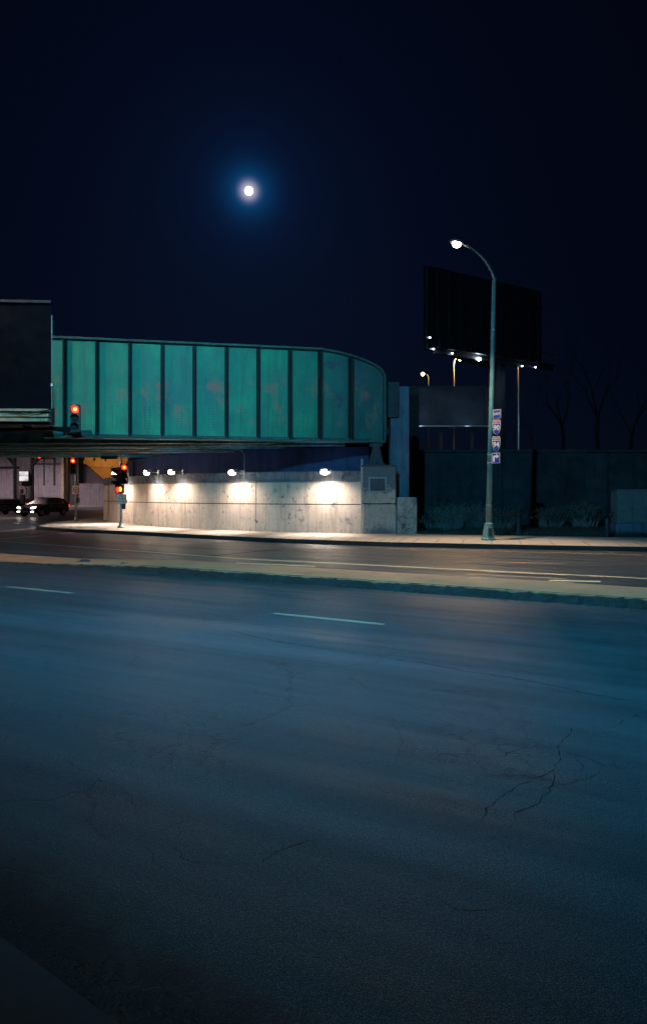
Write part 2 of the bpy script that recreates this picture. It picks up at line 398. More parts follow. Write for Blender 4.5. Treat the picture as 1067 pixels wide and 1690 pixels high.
def spline(P, n=8):
    P = [Vector(p) for p in P]; out = []
    for i in range(len(P) - 1):
        a = P[max(i - 1, 0)]; b = P[i]; c_ = P[i + 1]; d = P[min(i + 2, len(P) - 1)]
        for k in range(n):
            t = k / n
            out.append(0.5 * ((2 * b) + (c_ - a) * t + (2 * a - 5 * b + 4 * c_ - d) * t * t + (-a + 3 * b - 3 * c_ + d) * t ** 3))
    out.append(P[-1]); return out

# ------------------------------------------------------------------ ground, roads, pavements
g = MB().quad((-1500, -600, -0.03), (1500, -600, -0.03), (1500, 2500, -0.03), (-1500, 2500, -0.03)).build('ground', M_SOIL); tag(g, kind='structure')
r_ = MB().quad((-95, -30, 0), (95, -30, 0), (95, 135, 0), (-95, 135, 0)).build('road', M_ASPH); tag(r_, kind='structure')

SW = 0.15
# near pavement, its kerb runs through the lower corner of the picture
kd_ = (K2 - K1).normalized(); KN = Vector((-kd_.y, kd_.x, 0))       # towards the road
kline = [K1 - kd_ * 60 + Vector((8, -22, 0)), K1 - kd_ * 30 + Vector((0, -7, 0)), K1 - kd_ * 14 + Vector((0, -1.8, 0)), K1 - kd_ * 6 + Vector((0, -.3, 0)), K1 - kd_ * 2] + [K1 + kd_ * i for i in (0, 1, 2, 3, 4, 6, 10, 20, 40)]
nc = MB().slab([k - KN * .405 for k in kline] + [Vector((20, -40, 0)), Vector((-70, -40, 0))], -0.01, SW).build('sidewalk', M_WALK); tag(nc, kind='structure')
nk = MB()
for a, b in zip(kline[:-1], kline[1:]):
    d = (b - a).normalized(); a2 = a + d * .006; b2 = b - d * .006; nn = Vector((-d.y, d.x, 0))
    nk.slab([a2 - nn * .40, b2 - nn * .40, b2, a2], -0.02, SW + 0.004)
nk = nk.build('kerb', concrete('kerb_stone', (0.16, 0.165, 0.17), (0.10, 0.105, 0.11), 0, .5, 4, drip=False), bevel=0.016); tag(nk, kind='structure')

# far pavement
back = [G(64, 868.5, SW), G(84, 863, SW), G(126, 860, SW), G(170, 857.5, SW)]
front = [G(64, 868.6, SW), G(95, 871.3, SW), G(130, 873.5, SW), G(200, 876.2, SW), G(310, 881.6, SW), G(460, 888.6, SW), G(600, 893.5, SW), G(680, 895.5, SW), G(860, 899, SW), G(1067, 902.5, SW)]
front2 = front[-1] + (front[-1] - front[-2]).normalized() * 60
poly = [back[0]] + spline(front, 4)[1:] + [front2, front2 + Vector((3, 6.0, 0)), G(1067, 887.5, SW), G(860, 884, SW), G(690, 881, SW), Vector((4.5, 30.5, SW)), Vector((-2.0, 33, SW)), Vector((-9, 39, SW)), Vector((-14.3, 47, SW)), Vector((-14.6, 80, SW)), Vector((-17.2, 80, SW)), Vector((-16.9, 47, SW)), back[1] + Vector((0, .2, 0))]
# top sheet triangulated through bmesh, kerb skirt below
fs_ = MB().slab(poly, -0.02, SW).build('sidewalk', M_WALK); tag(fs_, kind='structure')
fk = MB(); fl = spline(front, 4) + [front2]
for a, b in zip(fl[:-1], fl[1:]):
    d = (b - a).normalized(); nn = Vector((d.y, -d.x, 0))
    if nn.y > 0: nn = -nn
    fk.slab([a + nn * .12, b + nn * .12, b - nn * .01, a - nn * .01], -0.02, SW + 0.003)
fk = fk.build('kerb', M_CURB, bevel=0.0); tag(fk, kind='structure')
# expansion joints across the far pavement
jm = MB()
for i in range(3, len(fl) - 1, 1):
    a = fl[i]; 
    if a.x > 16: continue
    jm.box((a.x + 0.25, a.y + 0.95, SW + 0.002), (0.02, 2.2, 0.004), rz=-0.25)
jm = jm.build('sidewalk_joint', M_CURB); tag(jm, kind='structure')
# verge behind the pavement, right of the bridge
vg = MB().slab([(4.6, 28.2), G(690, 881.6, 0), G(860, 884.6, 0), G(1067, 888.2, 0), (72, 18), (95, 36), (95, 120), (-12.0, 120), (-12, 60), (4.0, 36)], -0.02, SW - 0.02).build('verge', M_SOIL); tag(vg, kind='structure')

# median: a long low island with a crumbling near kerb
md = MB()
uu = [-34 + i * 0.6 for i in range(93)]
def medh(u): return 0.15 if u < 11 else max(0.02, 0.15 - (u - 11) * 0.035)
V0, V1 = 11.98, 13.5
rr = random.Random(3)
vs = []
for u in uu:
    h_ = medh(u)
    vs += [UV(u, V0 + rr.uniform(-.02, .02), h_), UV(u, V1, h_), UV(u, V1 + .03, -0.02), UV(u, V0 + .0, -0.02)]
fs = []
for i in range(len(uu) - 1):
    for k in range(4): fs.append((i * 4 + k, i * 4 + (k + 1) % 4, (i + 1) * 4 + (k + 1) % 4, (i + 1) * 4 + k))
md.add(vs, fs)
md = md.build('median', M_MED); tag(md, kind='structure')
# crumbling kerb face built as a rough strip
ck = MB(); nU = 560; nVv = 6; rows = []
for i in range(nU):
    u = -34 + i * 0.1; h_ = medh(u) + 0.004
    rib = 0.022 * math.sin(u * 17.0 + 2 * math.sin(u * 1.3)) if u < 2.5 else 0.008 * math.sin(u * 9)
    chunk = 0.05 * max(0, math.sin(u * 1.9 + 1.3 * math.sin(u * .7)) - 0.55)
    for k in range(nVv):
        t = k / (nVv - 1)
        j = rr.uniform(-.012, .012)
        v = V0 + 0.10 - t * 0.26 + (rib + chunk * -1 + j) * (1 if 0 < k < nVv - 1 else 0.3)
        z = (h_ * (1 - max(0, t - .35) / .65) if t > .35 else h_) + (rr.uniform(-.014, .010) - abs(rib) * .5) * (1 if 0 < k < nVv - 1 else 0) 
        rows.append(UV(u, v, max(z, -0.02) if k < nVv - 1 else -0.02))
fs = [(i * nVv + k, (i + 1) * nVv + k, (i + 1) * nVv + k + 1, i * nVv + k + 1) for i in range(nU - 1) for k in range(nVv - 1)]
ck.add(rows, fs); ck = ck.build('kerb', M_CURB); tag(ck, kind='structure')

# painted markings
def mark(pts, m, z=0.004, name='road_marking'):
    o = MB().add([(p[0], p[1], z) for p in pts], [tuple(range(len(pts)))]).build(name, m); return tag(o, kind='structure')
def strip(u0, u1, v0, v1, wd, m, z=0.004):
    a = UV(u0, v0); b = UV(u1, v1); n = Vector((-(b - a).y, (b - a).x, 0)).normalized() * wd / 2
    return mark([a - n, b - n, b + n, a + n], m, z)
for k in range(-2, 5):
    strip(3.50 + 6.4 * k, 5.38 + 6.4 * k, 8.76 + .04 * k, 8.78 + .04 * k, 0.11, M_YLINE if False else M_WLINE)
def pline(a, b, wd, m, z=0.004):
    a = G(*a); b = G(*b); n = Vector((-(b - a).y, (b - a).x, 0)).normalized() * wd / 2
    return mark([a - n, b - n, b + n, a + n], m, z)
pline((0, 893), (400, 922.5), 0.12, M_YLINE)
pline((400, 922.5), (1067, 955), 0.12, M_YLINE)
pline((1067, 955), (1500, 976), 0.12, M_YLINE)
pline((752, 952), (945, 962.5), 0.15, M_WLINE)
pline((770, 947.5), (935, 955.5), 0.14, M_WLINE)
pline((800, 943.5), (935, 949.5), 0.12, M_WLINE)
pline((905, 958), (990, 960), 0.18, M_YLINE)
pline((390, 929), (520, 935), 0.16, M_YLINE)
pline((817, 927.5), (930, 930.5), 0.10, M_WLINE)
pline((0, 890), (135, 877.5), 0.32, M_WLINE)
pline((0, 877.5), (60, 871.5), 0.32, M_WLINE)
pline((345, 918), (470, 906), 0.12, M_CURB, 0.005)
pline((195, 899.5), (235, 901), 0.10, M_WLINE)
pline((600, 904), (1067, 916), 0.09, M_WLINE)

def crack(pts, w0, seed):
    q = random.Random(seed); P = [G(*p) for p in pts]; out = []
    for a, b in zip(P[:-1], P[1:]):
        k = max(2, int((b - a).length / .05)); off_ = Vector((0, 0, 0))
        for i in range(k):
            off_ = off_ * .85 + Vector((q.uniform(-.022, .022), q.uniform(-.022, .022), 0)); out.append(a + (b - a) * i / k + off_)
    vs = []
    for i, p in enumerate(out):
        d = (out[min(i + 1, len(out) - 1)] - out[max(i - 1, 0)]).normalized(); n = Vector((-d.y, d.x, 0)); w_ = .38 * w0 * q.uniform(.1, 1.4) * min(1, i / 4, (len(out) - 1 - i) / 4 + .05)
        vs += [(*(p + n * w_)[:2], .003), (*(p - n * w_)[:2], .003)]
    o = MB().add(vs, [(2 * i, 2 * i + 1, 2 * i + 3, 2 * i + 2) for i in range(len(out) - 1)]).build('road_crack', M_CRACK); tag(o, kind='structure')
M_CRACK = paint('crack_dirt', (.006, .006, .007), (.012, .012, .013), 30, .95)
for k, (pts, w_) in enumerate((([(262, 1365), (278, 1390), (300, 1418), (335, 1428), (380, 1445)], .006), ([(300, 1418), (292, 1440)], .004),
    ([(790, 1365), (800, 1335), (830, 1310), (870, 1290), (915, 1270), (925, 1225), (935, 1190)], .013), ([(845, 1370), (855, 1345), (885, 1325), (905, 1300), (915, 1270)], .016),
    ([(945, 1240), (960, 1265), (955, 1285)], .007), ([(880, 1285), (840, 1270), (800, 1290)], .006), ([(430, 1420), (480, 1400), (530, 1390), (575, 1375)], .012), ([(500, 1440), (540, 1415), (590, 1400)], .008),
    ([(380, 1040), (470, 1062), (620, 1082), (800, 1112), (950, 1142), (1067, 1162)], .020), ([(330, 1010), (480, 1040), (700, 1070)], .010), ([(640, 1180), (660, 1230), (650, 1280)], .005), ([(90, 1250), (180, 1290), (240, 1350)], .006), ([(960, 1190), (1010, 1210), (1067, 1215)], .006), ([(700, 1480), (760, 1500), (840, 1490), (900, 1520)], .006))):
    crack(pts, w_, k)
qc = random.Random(4)
for k in range(26):
    cx0, cy0, sx0, sy0 = qc.choice(((870, 1290, 110, 80), (510, 1410, 90, 40), (310, 1420, 50, 35), (700, 1500, 200, 50), (930, 1200, 90, 40)))
    x_, y_ = cx0 + qc.uniform(-1, 1) * sx0, cy0 + qc.uniform(-1, 1) * sy0; pts = [(x_, y_)]; a_ = qc.uniform(0, 6.28)
    for j in range(qc.choice((2, 3, 4))):
        a_ += qc.uniform(-.9, .9); x_ += math.cos(a_) * qc.uniform(15, 40); y_ += math.sin(a_) * qc.uniform(8, 22); pts.append((min(x_, 1060), y_))
    crack(pts, qc.uniform(.004, .010), 100 + k)
M_CHUNK = concrete('broken_asphalt', (0.05, 0.05, 0.05), (0.02, 0.02, 0.02), 0, .6, 12, drip=False)
for k, (px, py, r0, lab) in enumerate(((637, 967, .16, 'dark lump of broken asphalt resting against the median kerb near the middle'), (205, 937, .15, 'dark lump of rubble on the median kerb, right of the smaller lump'), (140, 930, .13, 'smaller dark lump of rubble at the low end of the median'), (388, 951, .07, 'tiny dark stone by the median kerb between the bigger lumps'))):
    q = random.Random(k); m = MB().ball((0, 0, 0), r0, 12, 8, (1.7, .8, .75)); m.v = [(x * q.uniform(.8, 1.15), y * q.uniform(.8, 1.15), max(z * q.uniform(.7, 1.1), -.02)) for x, y, z in m.v]
    o = m.build('rubble_lump', M_CHUNK); p = G(px, py); o.location = (p.x, p.y, .02); tag(o, lab, 'rubble', 'lumps of rubble along the median')
# gutter litter by the near kerb
def debris():
    m = MB(); q = random.Random(11)
    for i in range(5000):
        s_ = q.uniform(.0015, .0055)
        p = K1 + kd_ * q.uniform(-4, 3) + KN * (0.01 + abs(q.gauss(0, 0.19))); p.z = s_ * .3; M = Matrix.Rotation(q.uniform(0, 6), 4, 'Z') @ Matrix.Rotation(q.uniform(-.6, .6), 4, 'X')
        m.box(p, (s_ * q.uniform(.8, 2), s_, s_ * .6), M=M)
    for i in range(900):
        u = q.uniform(-34, 20); v = V0 - .08 - abs(q.gauss(0, .10)); s_ = q.uniform(.008, .03)
        m.box(UV(u, v, s_ * .3), (s_ * 1.4, s_, s_ * .7), rz=q.uniform(0, 6))
    return m
dl = debris().build('gutter_litter', paint('litter', (0.16, 0.15, 0.14), (0.02, 0.02, 0.02), 60, 0.9)); tag(dl, 'dark grit and crumbled asphalt lying along the kerbs', 'gutter litter', kind='stuff')
# ------------------------------------------------------------------ abutment wall of the underpass
FP = [(1.71, 28.7, 0), (-2.75, 30.1, 0), (-8.56, 34.3, 0), (-14.75, 43.4, 0)]
path = [Vector((1.71, 28.7, 0)), Vector((0.3, 29.08, 0))] + spline([(-0.9, 29.45, 0), (-2.75, 30.1, 0), (-5.6, 31.8, 0), (-8.56, 34.3, 0), (-11.8, 38.3, 0), (-14.75, 43.4, 0)], 6)
path += [Vector((-15.5, 46.2, 0)), Vector((-15.9, 62, 0)), Vector((-16.0, 80, 0))]
def offset(P, d):
    out = []
    for i, p in enumerate(P):
        t = (P[min(i + 1, len(P) - 1)] - P[max(i - 1, 0)]).normalized(); n = Vector((t.y, -t.x, 0))   # away from the road
        if n.y < 0 and i < 20: n = -n
        out.append(p + n * d)
    return out
# make sure the normal points away from the street (to +x / +y)
def off(P, d):
    out = []
    for i, p in enumerate(P):
        t = (P[min(i + 1, len(P) - 1)] - P[max(i - 1, 0)]).normalized(); n = Vector((-t.y, t.x, 0))
        if n.dot(Vector((1, .6, 0))) < 0: n = -n
        out.append(p + n * d)
    return out
def wallstrip(mb, P, d0, d1, z0, z1):
    A = off(P, d0); B = off(P, d1); n = len(P); vs = []
    for i in range(n): vs += [(A[i].x, A[i].y, z0), (A[i].x, A[i].y, z1), (B[i].x, B[i].y, z1), (B[i].x, B[i].y, z0)]
    fs = [(i * 4 + k, i * 4 + (k + 1) % 4, (i + 1) * 4 + (k + 1) % 4, (i + 1) * 4 + k) for i in range(n - 1) for k in range(4)]
    fs += [(0, 1, 2, 3), (4 * n - 1, 4 * n - 2, 4 * n - 3, 4 * n - 4)]
    mb.add(vs, fs)
# resample by arclength
def resample(P, step=0.35):
    out = [P[0]]; acc = 0
    for a, b in zip(P[:-1], P[1:]):
        d = (b - a).length; k = max(1, int(d / step))
        for j in range(1, k + 1): out.append(a + (b - a) * j / k)
    return out
path = resample(path)
wl = thing('abutment_wall', (0, 0, 0), 'long curved pale concrete wall under the bridge, lit from lamps on its top', 'wall')
core = MB(); wallstrip(core, path, 0.03, 1.5, -0.02, 2.88); core.build('core', M_DARKC, wl)
# panels: split at px 265, 435
def px_of(p): return 533.5 + F * p.x / p.y
segs = []; cur = []
cuts = [435, 265]; ci = 0
for p in path:
    if ci < len(cuts) and px_of(p) < cuts[ci] and p.y < 44:
        cur.append(p); segs.append(cur); cur = [p]; ci += 1
    else: cur.append(p)
segs.append(cur)
for sg in segs:
    a = sg[0]; sg = [a + (sg[1] - a).normalized() * .025] + sg[1:-1] + [sg[-1] + (sg[-2] - sg[-1]).normalized() * .015]
    for z0, z1, mm in ((-0.02, 1.405, M_WALL), (1.45, 2.44, M_WALL)):
        pm = MB(); wallstrip(pm, sg, 0.0, 0.035, z0, z1); pm.build('panel', mm, wl)
    pm = MB(); wallstrip(pm, sg, 0.02, 0.05, 2.46, 2.90); pm.build('top_band', concrete('shaded_band_concrete', (0.12, 0.14, 0.18), (0.08, 0.095, 0.13), 1.0, .95, 4, peel=(.52, .56)), wl)  # shade above the lamp beams put into a darker, bluish colour
cp = MB(); wallstrip(cp, path, 0.05, 1.52, 2.86, 2.93); cp.build('ledge', M_DARKC, wl)
# back wall behind the ledge, carries the deck
bw = MB(); wallstrip(bw, path, 1.5, 2.4, 2.0, 4.10); 
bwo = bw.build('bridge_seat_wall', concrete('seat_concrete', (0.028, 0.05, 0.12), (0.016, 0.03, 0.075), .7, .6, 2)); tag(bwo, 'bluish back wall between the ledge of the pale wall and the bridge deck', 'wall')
# conduit along the top of the panels
cd = MB(); cpth = [p + Vector((0, 0, 2.45)) for p in off(path, -0.03)][::2]; cd.tube(cpth[:70], 0.022, 6)
for i in range(0, 60, 6): cd.box(cpth[i], (0.10, 0.07, 0.07))
cdo = cd.build('conduit_pipe', M_GALV); tag(cdo, 'thin grey conduit running along the top of the pale curved wall', 'pipe')
# downpipe at the right end and conduit riser
dpp = MB().tube([(1.70, 28.62, 0.15), (1.70, 28.62, 3.45)], 0.045, 10); 
for z in (0.5, 1.4, 2.4, 3.1): dpp.tube([(1.70, 28.62, z), (1.70, 28.62, z + .06)], 0.065, 10)
dpo = dpp.build('downpipe', M_GALV); tag(dpo, 'vertical grey pipe between the pale wall and the stained pilaster', 'pipe')
rp = W(403, 789, 29.6)
rz = MB().tube([rp + Vector((0, 0, -.02)), W(403, 749, 29.6), W(396, 742, 30.0), W(385, 741, 31.2)], 0.025, 8).build('conduit_riser', M_GALV); tag(rz, 'thin conduit rising from the wall lamp line to the bridge deck', 'pipe')
# weeds along the foot of the wall
wd = MB(); q = random.Random(21)
for i in range(900):
    p = q.choice(path[:60]); p = p + Vector((q.uniform(-.3, .3), 0, 0)); c_ = Vector((p.x, p.y - q.uniform(.02, .22), SW)); h_ = q.uniform(.02, .10)
    a = q.uniform(0, 6.28); e = Vector((math.cos(a), math.sin(a), 0))
    wd.add([c_ - e * .008, c_ + e * .008, c_ + e * q.uniform(-.05, .05) + Vector((q.uniform(-.05, .05), 0, h_))], [(0, 1, 2)])
wdo = wd.build('weeds', M_TWIG); tag(wdo, 'dry weeds and grit along the foot of the pale wall', 'weeds', kind='stuff')

# ------------------------------------------------------------------ wall lamps
def wall_lamp(px, py, label, k=1.0):
    # find the point on the path at that column
    p = min(path[:70], key=lambda q_: abs(px_of(q_) - px)); i = path.index(p)
    t = (path[i + 1] - path[i - 1]).normalized(); n = Vector((-t.y, t.x, 0))
    if n.dot(Vector((1, .6, 0))) < 0: n = -n
    z = H + (HY - py) / F * p.y
    rz_ = math.atan2(-n.x, n.y)
    tgt = (px - 533.5) / F; k_ = 0
    while (p.x - n.x * .66) / (p.y - n.y * .66) < tgt and k_ < 300: p = p + t * (-.01 if t.x < 0 else .01); k_ += 1
    z = H + (HY - py) / F * (p.y - n.y * .66)
    o = thing('wall_lamp', (p.x, p.y, z), label, 'wall lamp', 'floodlights along the top of the pale wall', rz_)
    # local: +y into the wall, -y toward the street
    MB().box((0, .02, -.02), (.16, .06, .2)).build('mounting_plate', M_GALV, o)
    MB().tube([(.0, 0, -.05), (0, -.30, -.02), (0, -.56, 0.03)], .018, 8).loose('bracket', M_GALV, o)
    h = MB().prism([(-.20, -.46, -.06), (-.20, -.76, -.06), (-.20, -.72, .09), (-.20, -.50, .12)], (.40, 0, 0))
    h.build('housing', M_GALV, o, bevel=.01)
    MB().ball((0, -.66, -.05), .17, 16, 10, (1.15, .85, .72)).build('lens', E_WALL, o, smooth=True)  # lens swollen so that its shape reads as glare
    lamp('wall_lamp_beam', 'SPOT', (0, -.80, -.22), P_WALL * k, (1.0, 0.82, 0.68), o, aim=(0, .30, -1), cone=140, blend=1, size=.06)
    lamp('wall_lamp_spill', 'SPOT', (0, -.62, 0.15), P_WALL * .10 * k, (0.25, 0.50, 1.0), o, aim=(0, .8, .9), cone=170, blend=1, size=.1)
    lamp('wall_lamp_throw', 'SPOT', (0, -.86, -.22), P_WALL * 2.7 * k, (1.0, 0.82, 0.68), o, aim=(0, -.40, -1.0), cone=96, blend=1, size=.1)
    return o
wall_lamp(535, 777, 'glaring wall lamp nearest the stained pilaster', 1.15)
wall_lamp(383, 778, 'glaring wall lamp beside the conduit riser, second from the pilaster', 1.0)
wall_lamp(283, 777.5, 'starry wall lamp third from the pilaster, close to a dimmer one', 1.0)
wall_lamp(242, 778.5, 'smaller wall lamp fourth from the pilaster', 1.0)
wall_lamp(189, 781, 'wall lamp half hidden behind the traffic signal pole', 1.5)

# ------------------------------------------------------------------ pilaster, block, column
pl = thing('pilaster', (2.45, 28.6, 0), 'stained concrete pilaster with a framed plaque, right of the pale wall', 'pilaster')
MB().box((0, .75, .76), (1.46, 2.0, 1.36)).build('lower_block', M_PILS, pl, bevel=.02)
MB().box((0, .76, 2.29), (1.44, 2.0, 1.62)).build('upper_block', M_PILS, pl, bevel=.02)
MB().box((-.02, .74, 3.13), (1.54, 2.1, .08)).build('cap', M_DARKC, pl, bevel=.01)
q_ = thing('plaque', (2.36, 28.33, 2.30), 'dark square plaque in a pale metal frame on the stained pilaster', 'plaque')
MB().box((0, 0, 0), (.70, .04, .58)).build('plate', M_DARKC, q_)
fr = MB(); 
for a in ((0, -.035, .30, .78, .05, .06), (0, -.035, -.30, .78, .05, .06)): fr.box(a[:3], a[3:])
for a in ((-.36, -.036, 0, .06, .05, .54), (.36, -.036, 0, .06, .05, .54)): fr.box(a[:3], a[3:])
fr.build('frame', M_BRASS, q_)
blk = MB().box((3.66, 28.95, .95), (.88, 1.1, 1.60)).build('low_block', M_PEEL, bevel=.03); tag(blk, 'low squat concrete block with badly peeling paint beside the pilaster', 'concrete block')
cl = thing('bridge_column', (3.5, 30.1, 0), 'tall pale blue concrete column rising behind the peeling block', 'column')
MB().box((0, 0, 3.4), (.84, .9, 6.85)).build('shaft', M_COLC, cl, bevel=.02)
MB().box((-.30, -.1, 6.2), (.5, 1.0, 1.6)).build('side_plate', M_STEEL, cl, bevel=.01)
MB().tube([(-.42, -.5, 5.0), (-.42, -.5, 6.6)], .02, 6).loose('cable', M_GALV, cl)

# ------------------------------------------------------------------ plate girder with stiffeners
GA = Vector((-11.0, 26.35, 0)); GB = Vector((1.17, 28.7, 0)); GD = (GB - GA).normalized(); GN = Vector((GD.y, -GD.x, 0))  # toward the street
def gpt(px):
    # intersection of the column px with the girder line
    k = (px - 533.5) / F; t = (k * GA.y - GA.x) / (GD.x - k * GD.y); return t
ZB, ZT = 4.28, 8.22
def gp(t, z, o=0.0):
    p = GA + GD * t + GN * o; return Vector((p.x, p.y, z))
def web_mat():
    m = NB('girder_paint')
    v = m.mapping((1, 1, 1))
    a = m.noise(.55, 5, .6)
    col = m.mix(m.ramp(a, [(.35, 0), (.68, 1)]), (0.012, 0.34, 0.17), (0.008, 0.20, 0.14))
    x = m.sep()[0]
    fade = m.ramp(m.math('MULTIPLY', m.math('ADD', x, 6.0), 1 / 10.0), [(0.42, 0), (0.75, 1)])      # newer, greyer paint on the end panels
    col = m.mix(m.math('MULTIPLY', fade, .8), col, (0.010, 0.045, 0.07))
    gr = m.ramp(m.noise(.9, 6, .7, m.mapping((1, 1, .6), .5)), [(.46, 0), (.62, 1)])
    col = m.mix(m.math('MULTIPLY', gr, .55), col, (0.035, 0.17, 0.15))
    st = m.ramp(m.noise(1, 5, .65, m.mapping((3.5, 3.5, .35))), [(.48, 0), (.78, 1)])
    col = m.mix(m.math('MULTIPLY', st, .6), col, (0.008, 0.07, 0.07))
    rs = m.ramp(m.noise(1.15, 6, .66, m.mapping((1, 1, .75))), [(.545, 0), (.68, 1)])
    z = m.sep()[2]
    band = m.ramp(m.math('MULTIPLY', z, .1), [(.47, 0), (.53, 1), (.64, 1), (.74, 0)])
    col = m.mix(m.math('MULTIPLY', m.math('MULTIPLY', rs, band), .80), col, (0.50, 0.12, 0.08))
    pt = m.ramp(m.noise(.7, 3, .5, m.mapping((1, 1, .9), 1.0)), [(.62, 0), (.66, 1)])
    col = m.mix(m.math('MULTIPLY', pt, .25), col, (0.05, 0.14, 0.15))
    return m.done(col, .55, m.bump(m.noise(5, 5, .6), .25, .03))
M_WEB = web_mat()
M_FIN = paint('stiffener_paint', (0.003, 0.006, 0.008), (0.002, 0.004, 0.005), 5, .7)
M_FLANGE = paint('flange_paint', (0.03, 0.10, 0.09), (0.015, 0.06, 0.06), 3, .6, grime=.6)
girder = thing('bridge_girder', (0, 0, 0), 'long green riveted plate girder with a rounded end, spanning above the pale wall', 'bridge girder')
t0 = gpt(86); t1 = gpt(577); tend = gpt(633)
tops = []      # (t, ztop) outline of the rounded end
for px, py in ((86, 559), (390, 571), (527, 576), (555, 580.5), (577, 586.5), (600, 594.5), (617, 602), (628, 610), (633, 619)):
    t = gpt(px); y = (GA + GD * t).y; tops.append((t, min(H + (HY - py) / F * y, 8.42)))
tops[0] = (tops[0][0], tops[2][1] + .02); tops[1] = (tops[1][0], tops[2][1] + .01)
webp = [gp(t0, ZB)] + [gp(tend, ZB)] + [gp(t, z - .02) for t, z in reversed(tops)]
MB().prism(webp, tuple(GN * -.06)).build('web_plate', M_WEB, girder)
# top flange follows the outline and turns down at the end
fl_ = MB(); line = [(t, z) for t, z in tops] + [(tend + .03, 7.0), (tend + .03, ZB)]
for (a, za), (b, zb) in zip(line[:-1], line[1:]):
    A0, A1 = gp(a, za, .27), gp(a, za, -.25); B0, B1 = gp(b, zb, .27), gp(b, zb, -.25)
    dn = Vector((0, 0, -.09)) if abs(zb - za) < abs(b - a) * 1.3 else -GD * .09
    fl_.add([A0, B0, B1, A1, A0 + dn, B0 + dn, B1 + dn, A1 + dn], [(0, 1, 2, 3), (4, 7, 6, 5), (0, 4, 5, 1), (2, 6, 7, 3), (1, 5, 6, 2), (0, 3, 7, 4)])
fl_.build('top_flange', M_FLANGE, girder)
bfm = MB(); bfm.prism([gp(t0 - .3, ZB - .10, .30), gp(tend, ZB - .10, .30), gp(tend, ZB - .10, -.3), gp(t0 - .3, ZB - .10, -.3)], (0, 0, .10))
bfm.prism([gp(t0 - .3, ZB + .03, .10), gp(tend - .6, ZB + .03, .10), gp(tend - .6, ZB + .03, 0.001), gp(t0 - .3, ZB + .03, 0.001)], (0, 0, .05))
bfm.build('bottom_flange', M_FLANGE, girder)
def topz(t):
    for (a, za), (b, zb) in zip(tops[:-1], tops[1:]):
        if a <= t <= b: return za + (zb - za) * (t - a) / (b - a)
    return tops[-1][1]
fins = [108, 161, 215, 268.5, 321, 374, 426, 478, 527, 577]
for px in fins:
    t = gpt(px) ; zt = topz(t) - .10
    m = MB(); d = .44
    m.prism([gp(t - .03, ZB, .001), gp(t - .03, ZB, d), gp(t - .03, zt, d), gp(t - .03, zt, .001)], tuple(GD * .06))
    m.prism([gp(t - .09, ZB + .02, .002), gp(t - .09, ZB + .02, .03), gp(t - .09, zt - .01, .03), gp(t - .09, zt - .01, .002)], tuple(GD * .18))
    m.build('stiffener', M_FIN, girder)
rv_ = MB()
ft = [gpt(p) for p in fins]
for a, b in zip(ft[:-1], ft[1:]):
    c0 = (a + b) / 2
    for dx in (-.06, .12):
        for k in range(9):
            rv_.ball(gp(c0 + dx, ZB + .35 + k * .11, .0), .018, 6, 4)
    for k in range(36): rv_.ball(gp(b - .14, ZB + .2 + k * .1, .0), .014, 5, 3)
tag(rv_.build('rivets', M_FIN, girder), kind='stuff')
# hand-sized pale patches of newer primer on two end panels
pp = MB()
def blob(pxs, cz, w_, h_, seed, o=.004):
    q = random.Random(seed); t = gpt(pxs); n = 18
    return [gp(t + math.cos(2 * math.pi * k / n) * w_ * q.uniform(.75, 1.1), cz + math.sin(2 * math.pi * k / n) * h_ * q.uniform(.8, 1.1), o) for k in range(n)]
pp.add(blob(559, 6.02, .22, .38, 1), [tuple(range(18))]); pp.add(blob(597, 7.05, .42, .5, 4), [tuple(range(18))]); pp.add(blob(548, 7.62, .42, .22, 7), [tuple(range(18))])
pp.loose('primer_patch', paint('primer_grey', (0.07, 0.13, 0.14), (0.04, 0.09, 0.10), 4, .7), girder)
br = MB(); bt = gpt(620); p = GA + GD * bt
br.box((p.x, p.y, 3.22), (.8, .5, .1)); br.prism([(p.x - .32, p.y - .2, 3.27), (p.x + .32, p.y - .2, 3.27), (p.x + .14, p.y - .2, 4.0), (p.x - .14, p.y - .2, 4.0)], (0, .4, 0)); br.box((p.x, p.y, 4.08), (.6, .45, .16))
br.build('bearing', M_STEEL, girder, bevel=.01)

# deck underside behind the girder: slab and cross beams
dk = thing('bridge_deck', (0, 0, 0), 'dark bridge deck with steel cross beams over the underpass', 'bridge deck')
slab = [(-34, 22.4), (-12.4, 27.0), (3.0, 29.6), (3.0, 30.8), (-1.5, 34.0), (-8.0, 40.5), (-34, 40.5)]
MB().slab(slab, 4.62, 4.95).build('slab', M_DARKC, dk)
q = random.Random(9)
for i, yy in enumerate((28.6, 30.0, 31.6, 33.2, 35.0, 37.0, 39.2)):
    xr = {0: -2.2, 1: 1.0, 2: -1.0, 3: -2.0, 4: -3.5, 5: -6, 6: -7.0}[i]
    m = MB(); m.box(((-34 + xr) / 2, yy, 4.38), (34 + xr, .04, .46)); m.box(((-34 + xr) / 2, yy, 4.13), (34 + xr, .30, .035)); m.box(((-34 + xr) / 2, yy, 4.60), (34 + xr, .28, .03))
    m.build('cross_beam', M_BEAM, dk)
m = MB()
for k in range(9):
    x = -26 + k * 3.0
    m.box((x, 34.5, 4.50), (.14, 10.5, .2))
m.loose('stringer', M_BEAM, dk)
for k, (x0, y0, x1, y1, z) in enumerate(((-22, 29.3, -6, 29.0, 4.05), (-24, 32.4, -4.5, 32.6, 4.03))):
    MB().tube([(x0, y0, z), ((x0 + x1) / 2, (y0 + y1) / 2, z - .05), (x1, y1, z)], .05, 8).build('pipe', M_GALV, dk)
MB().box((-14, 40.7, 6.2), (40, .08, 3.9)).build('rear_girder', M_FIN, dk)
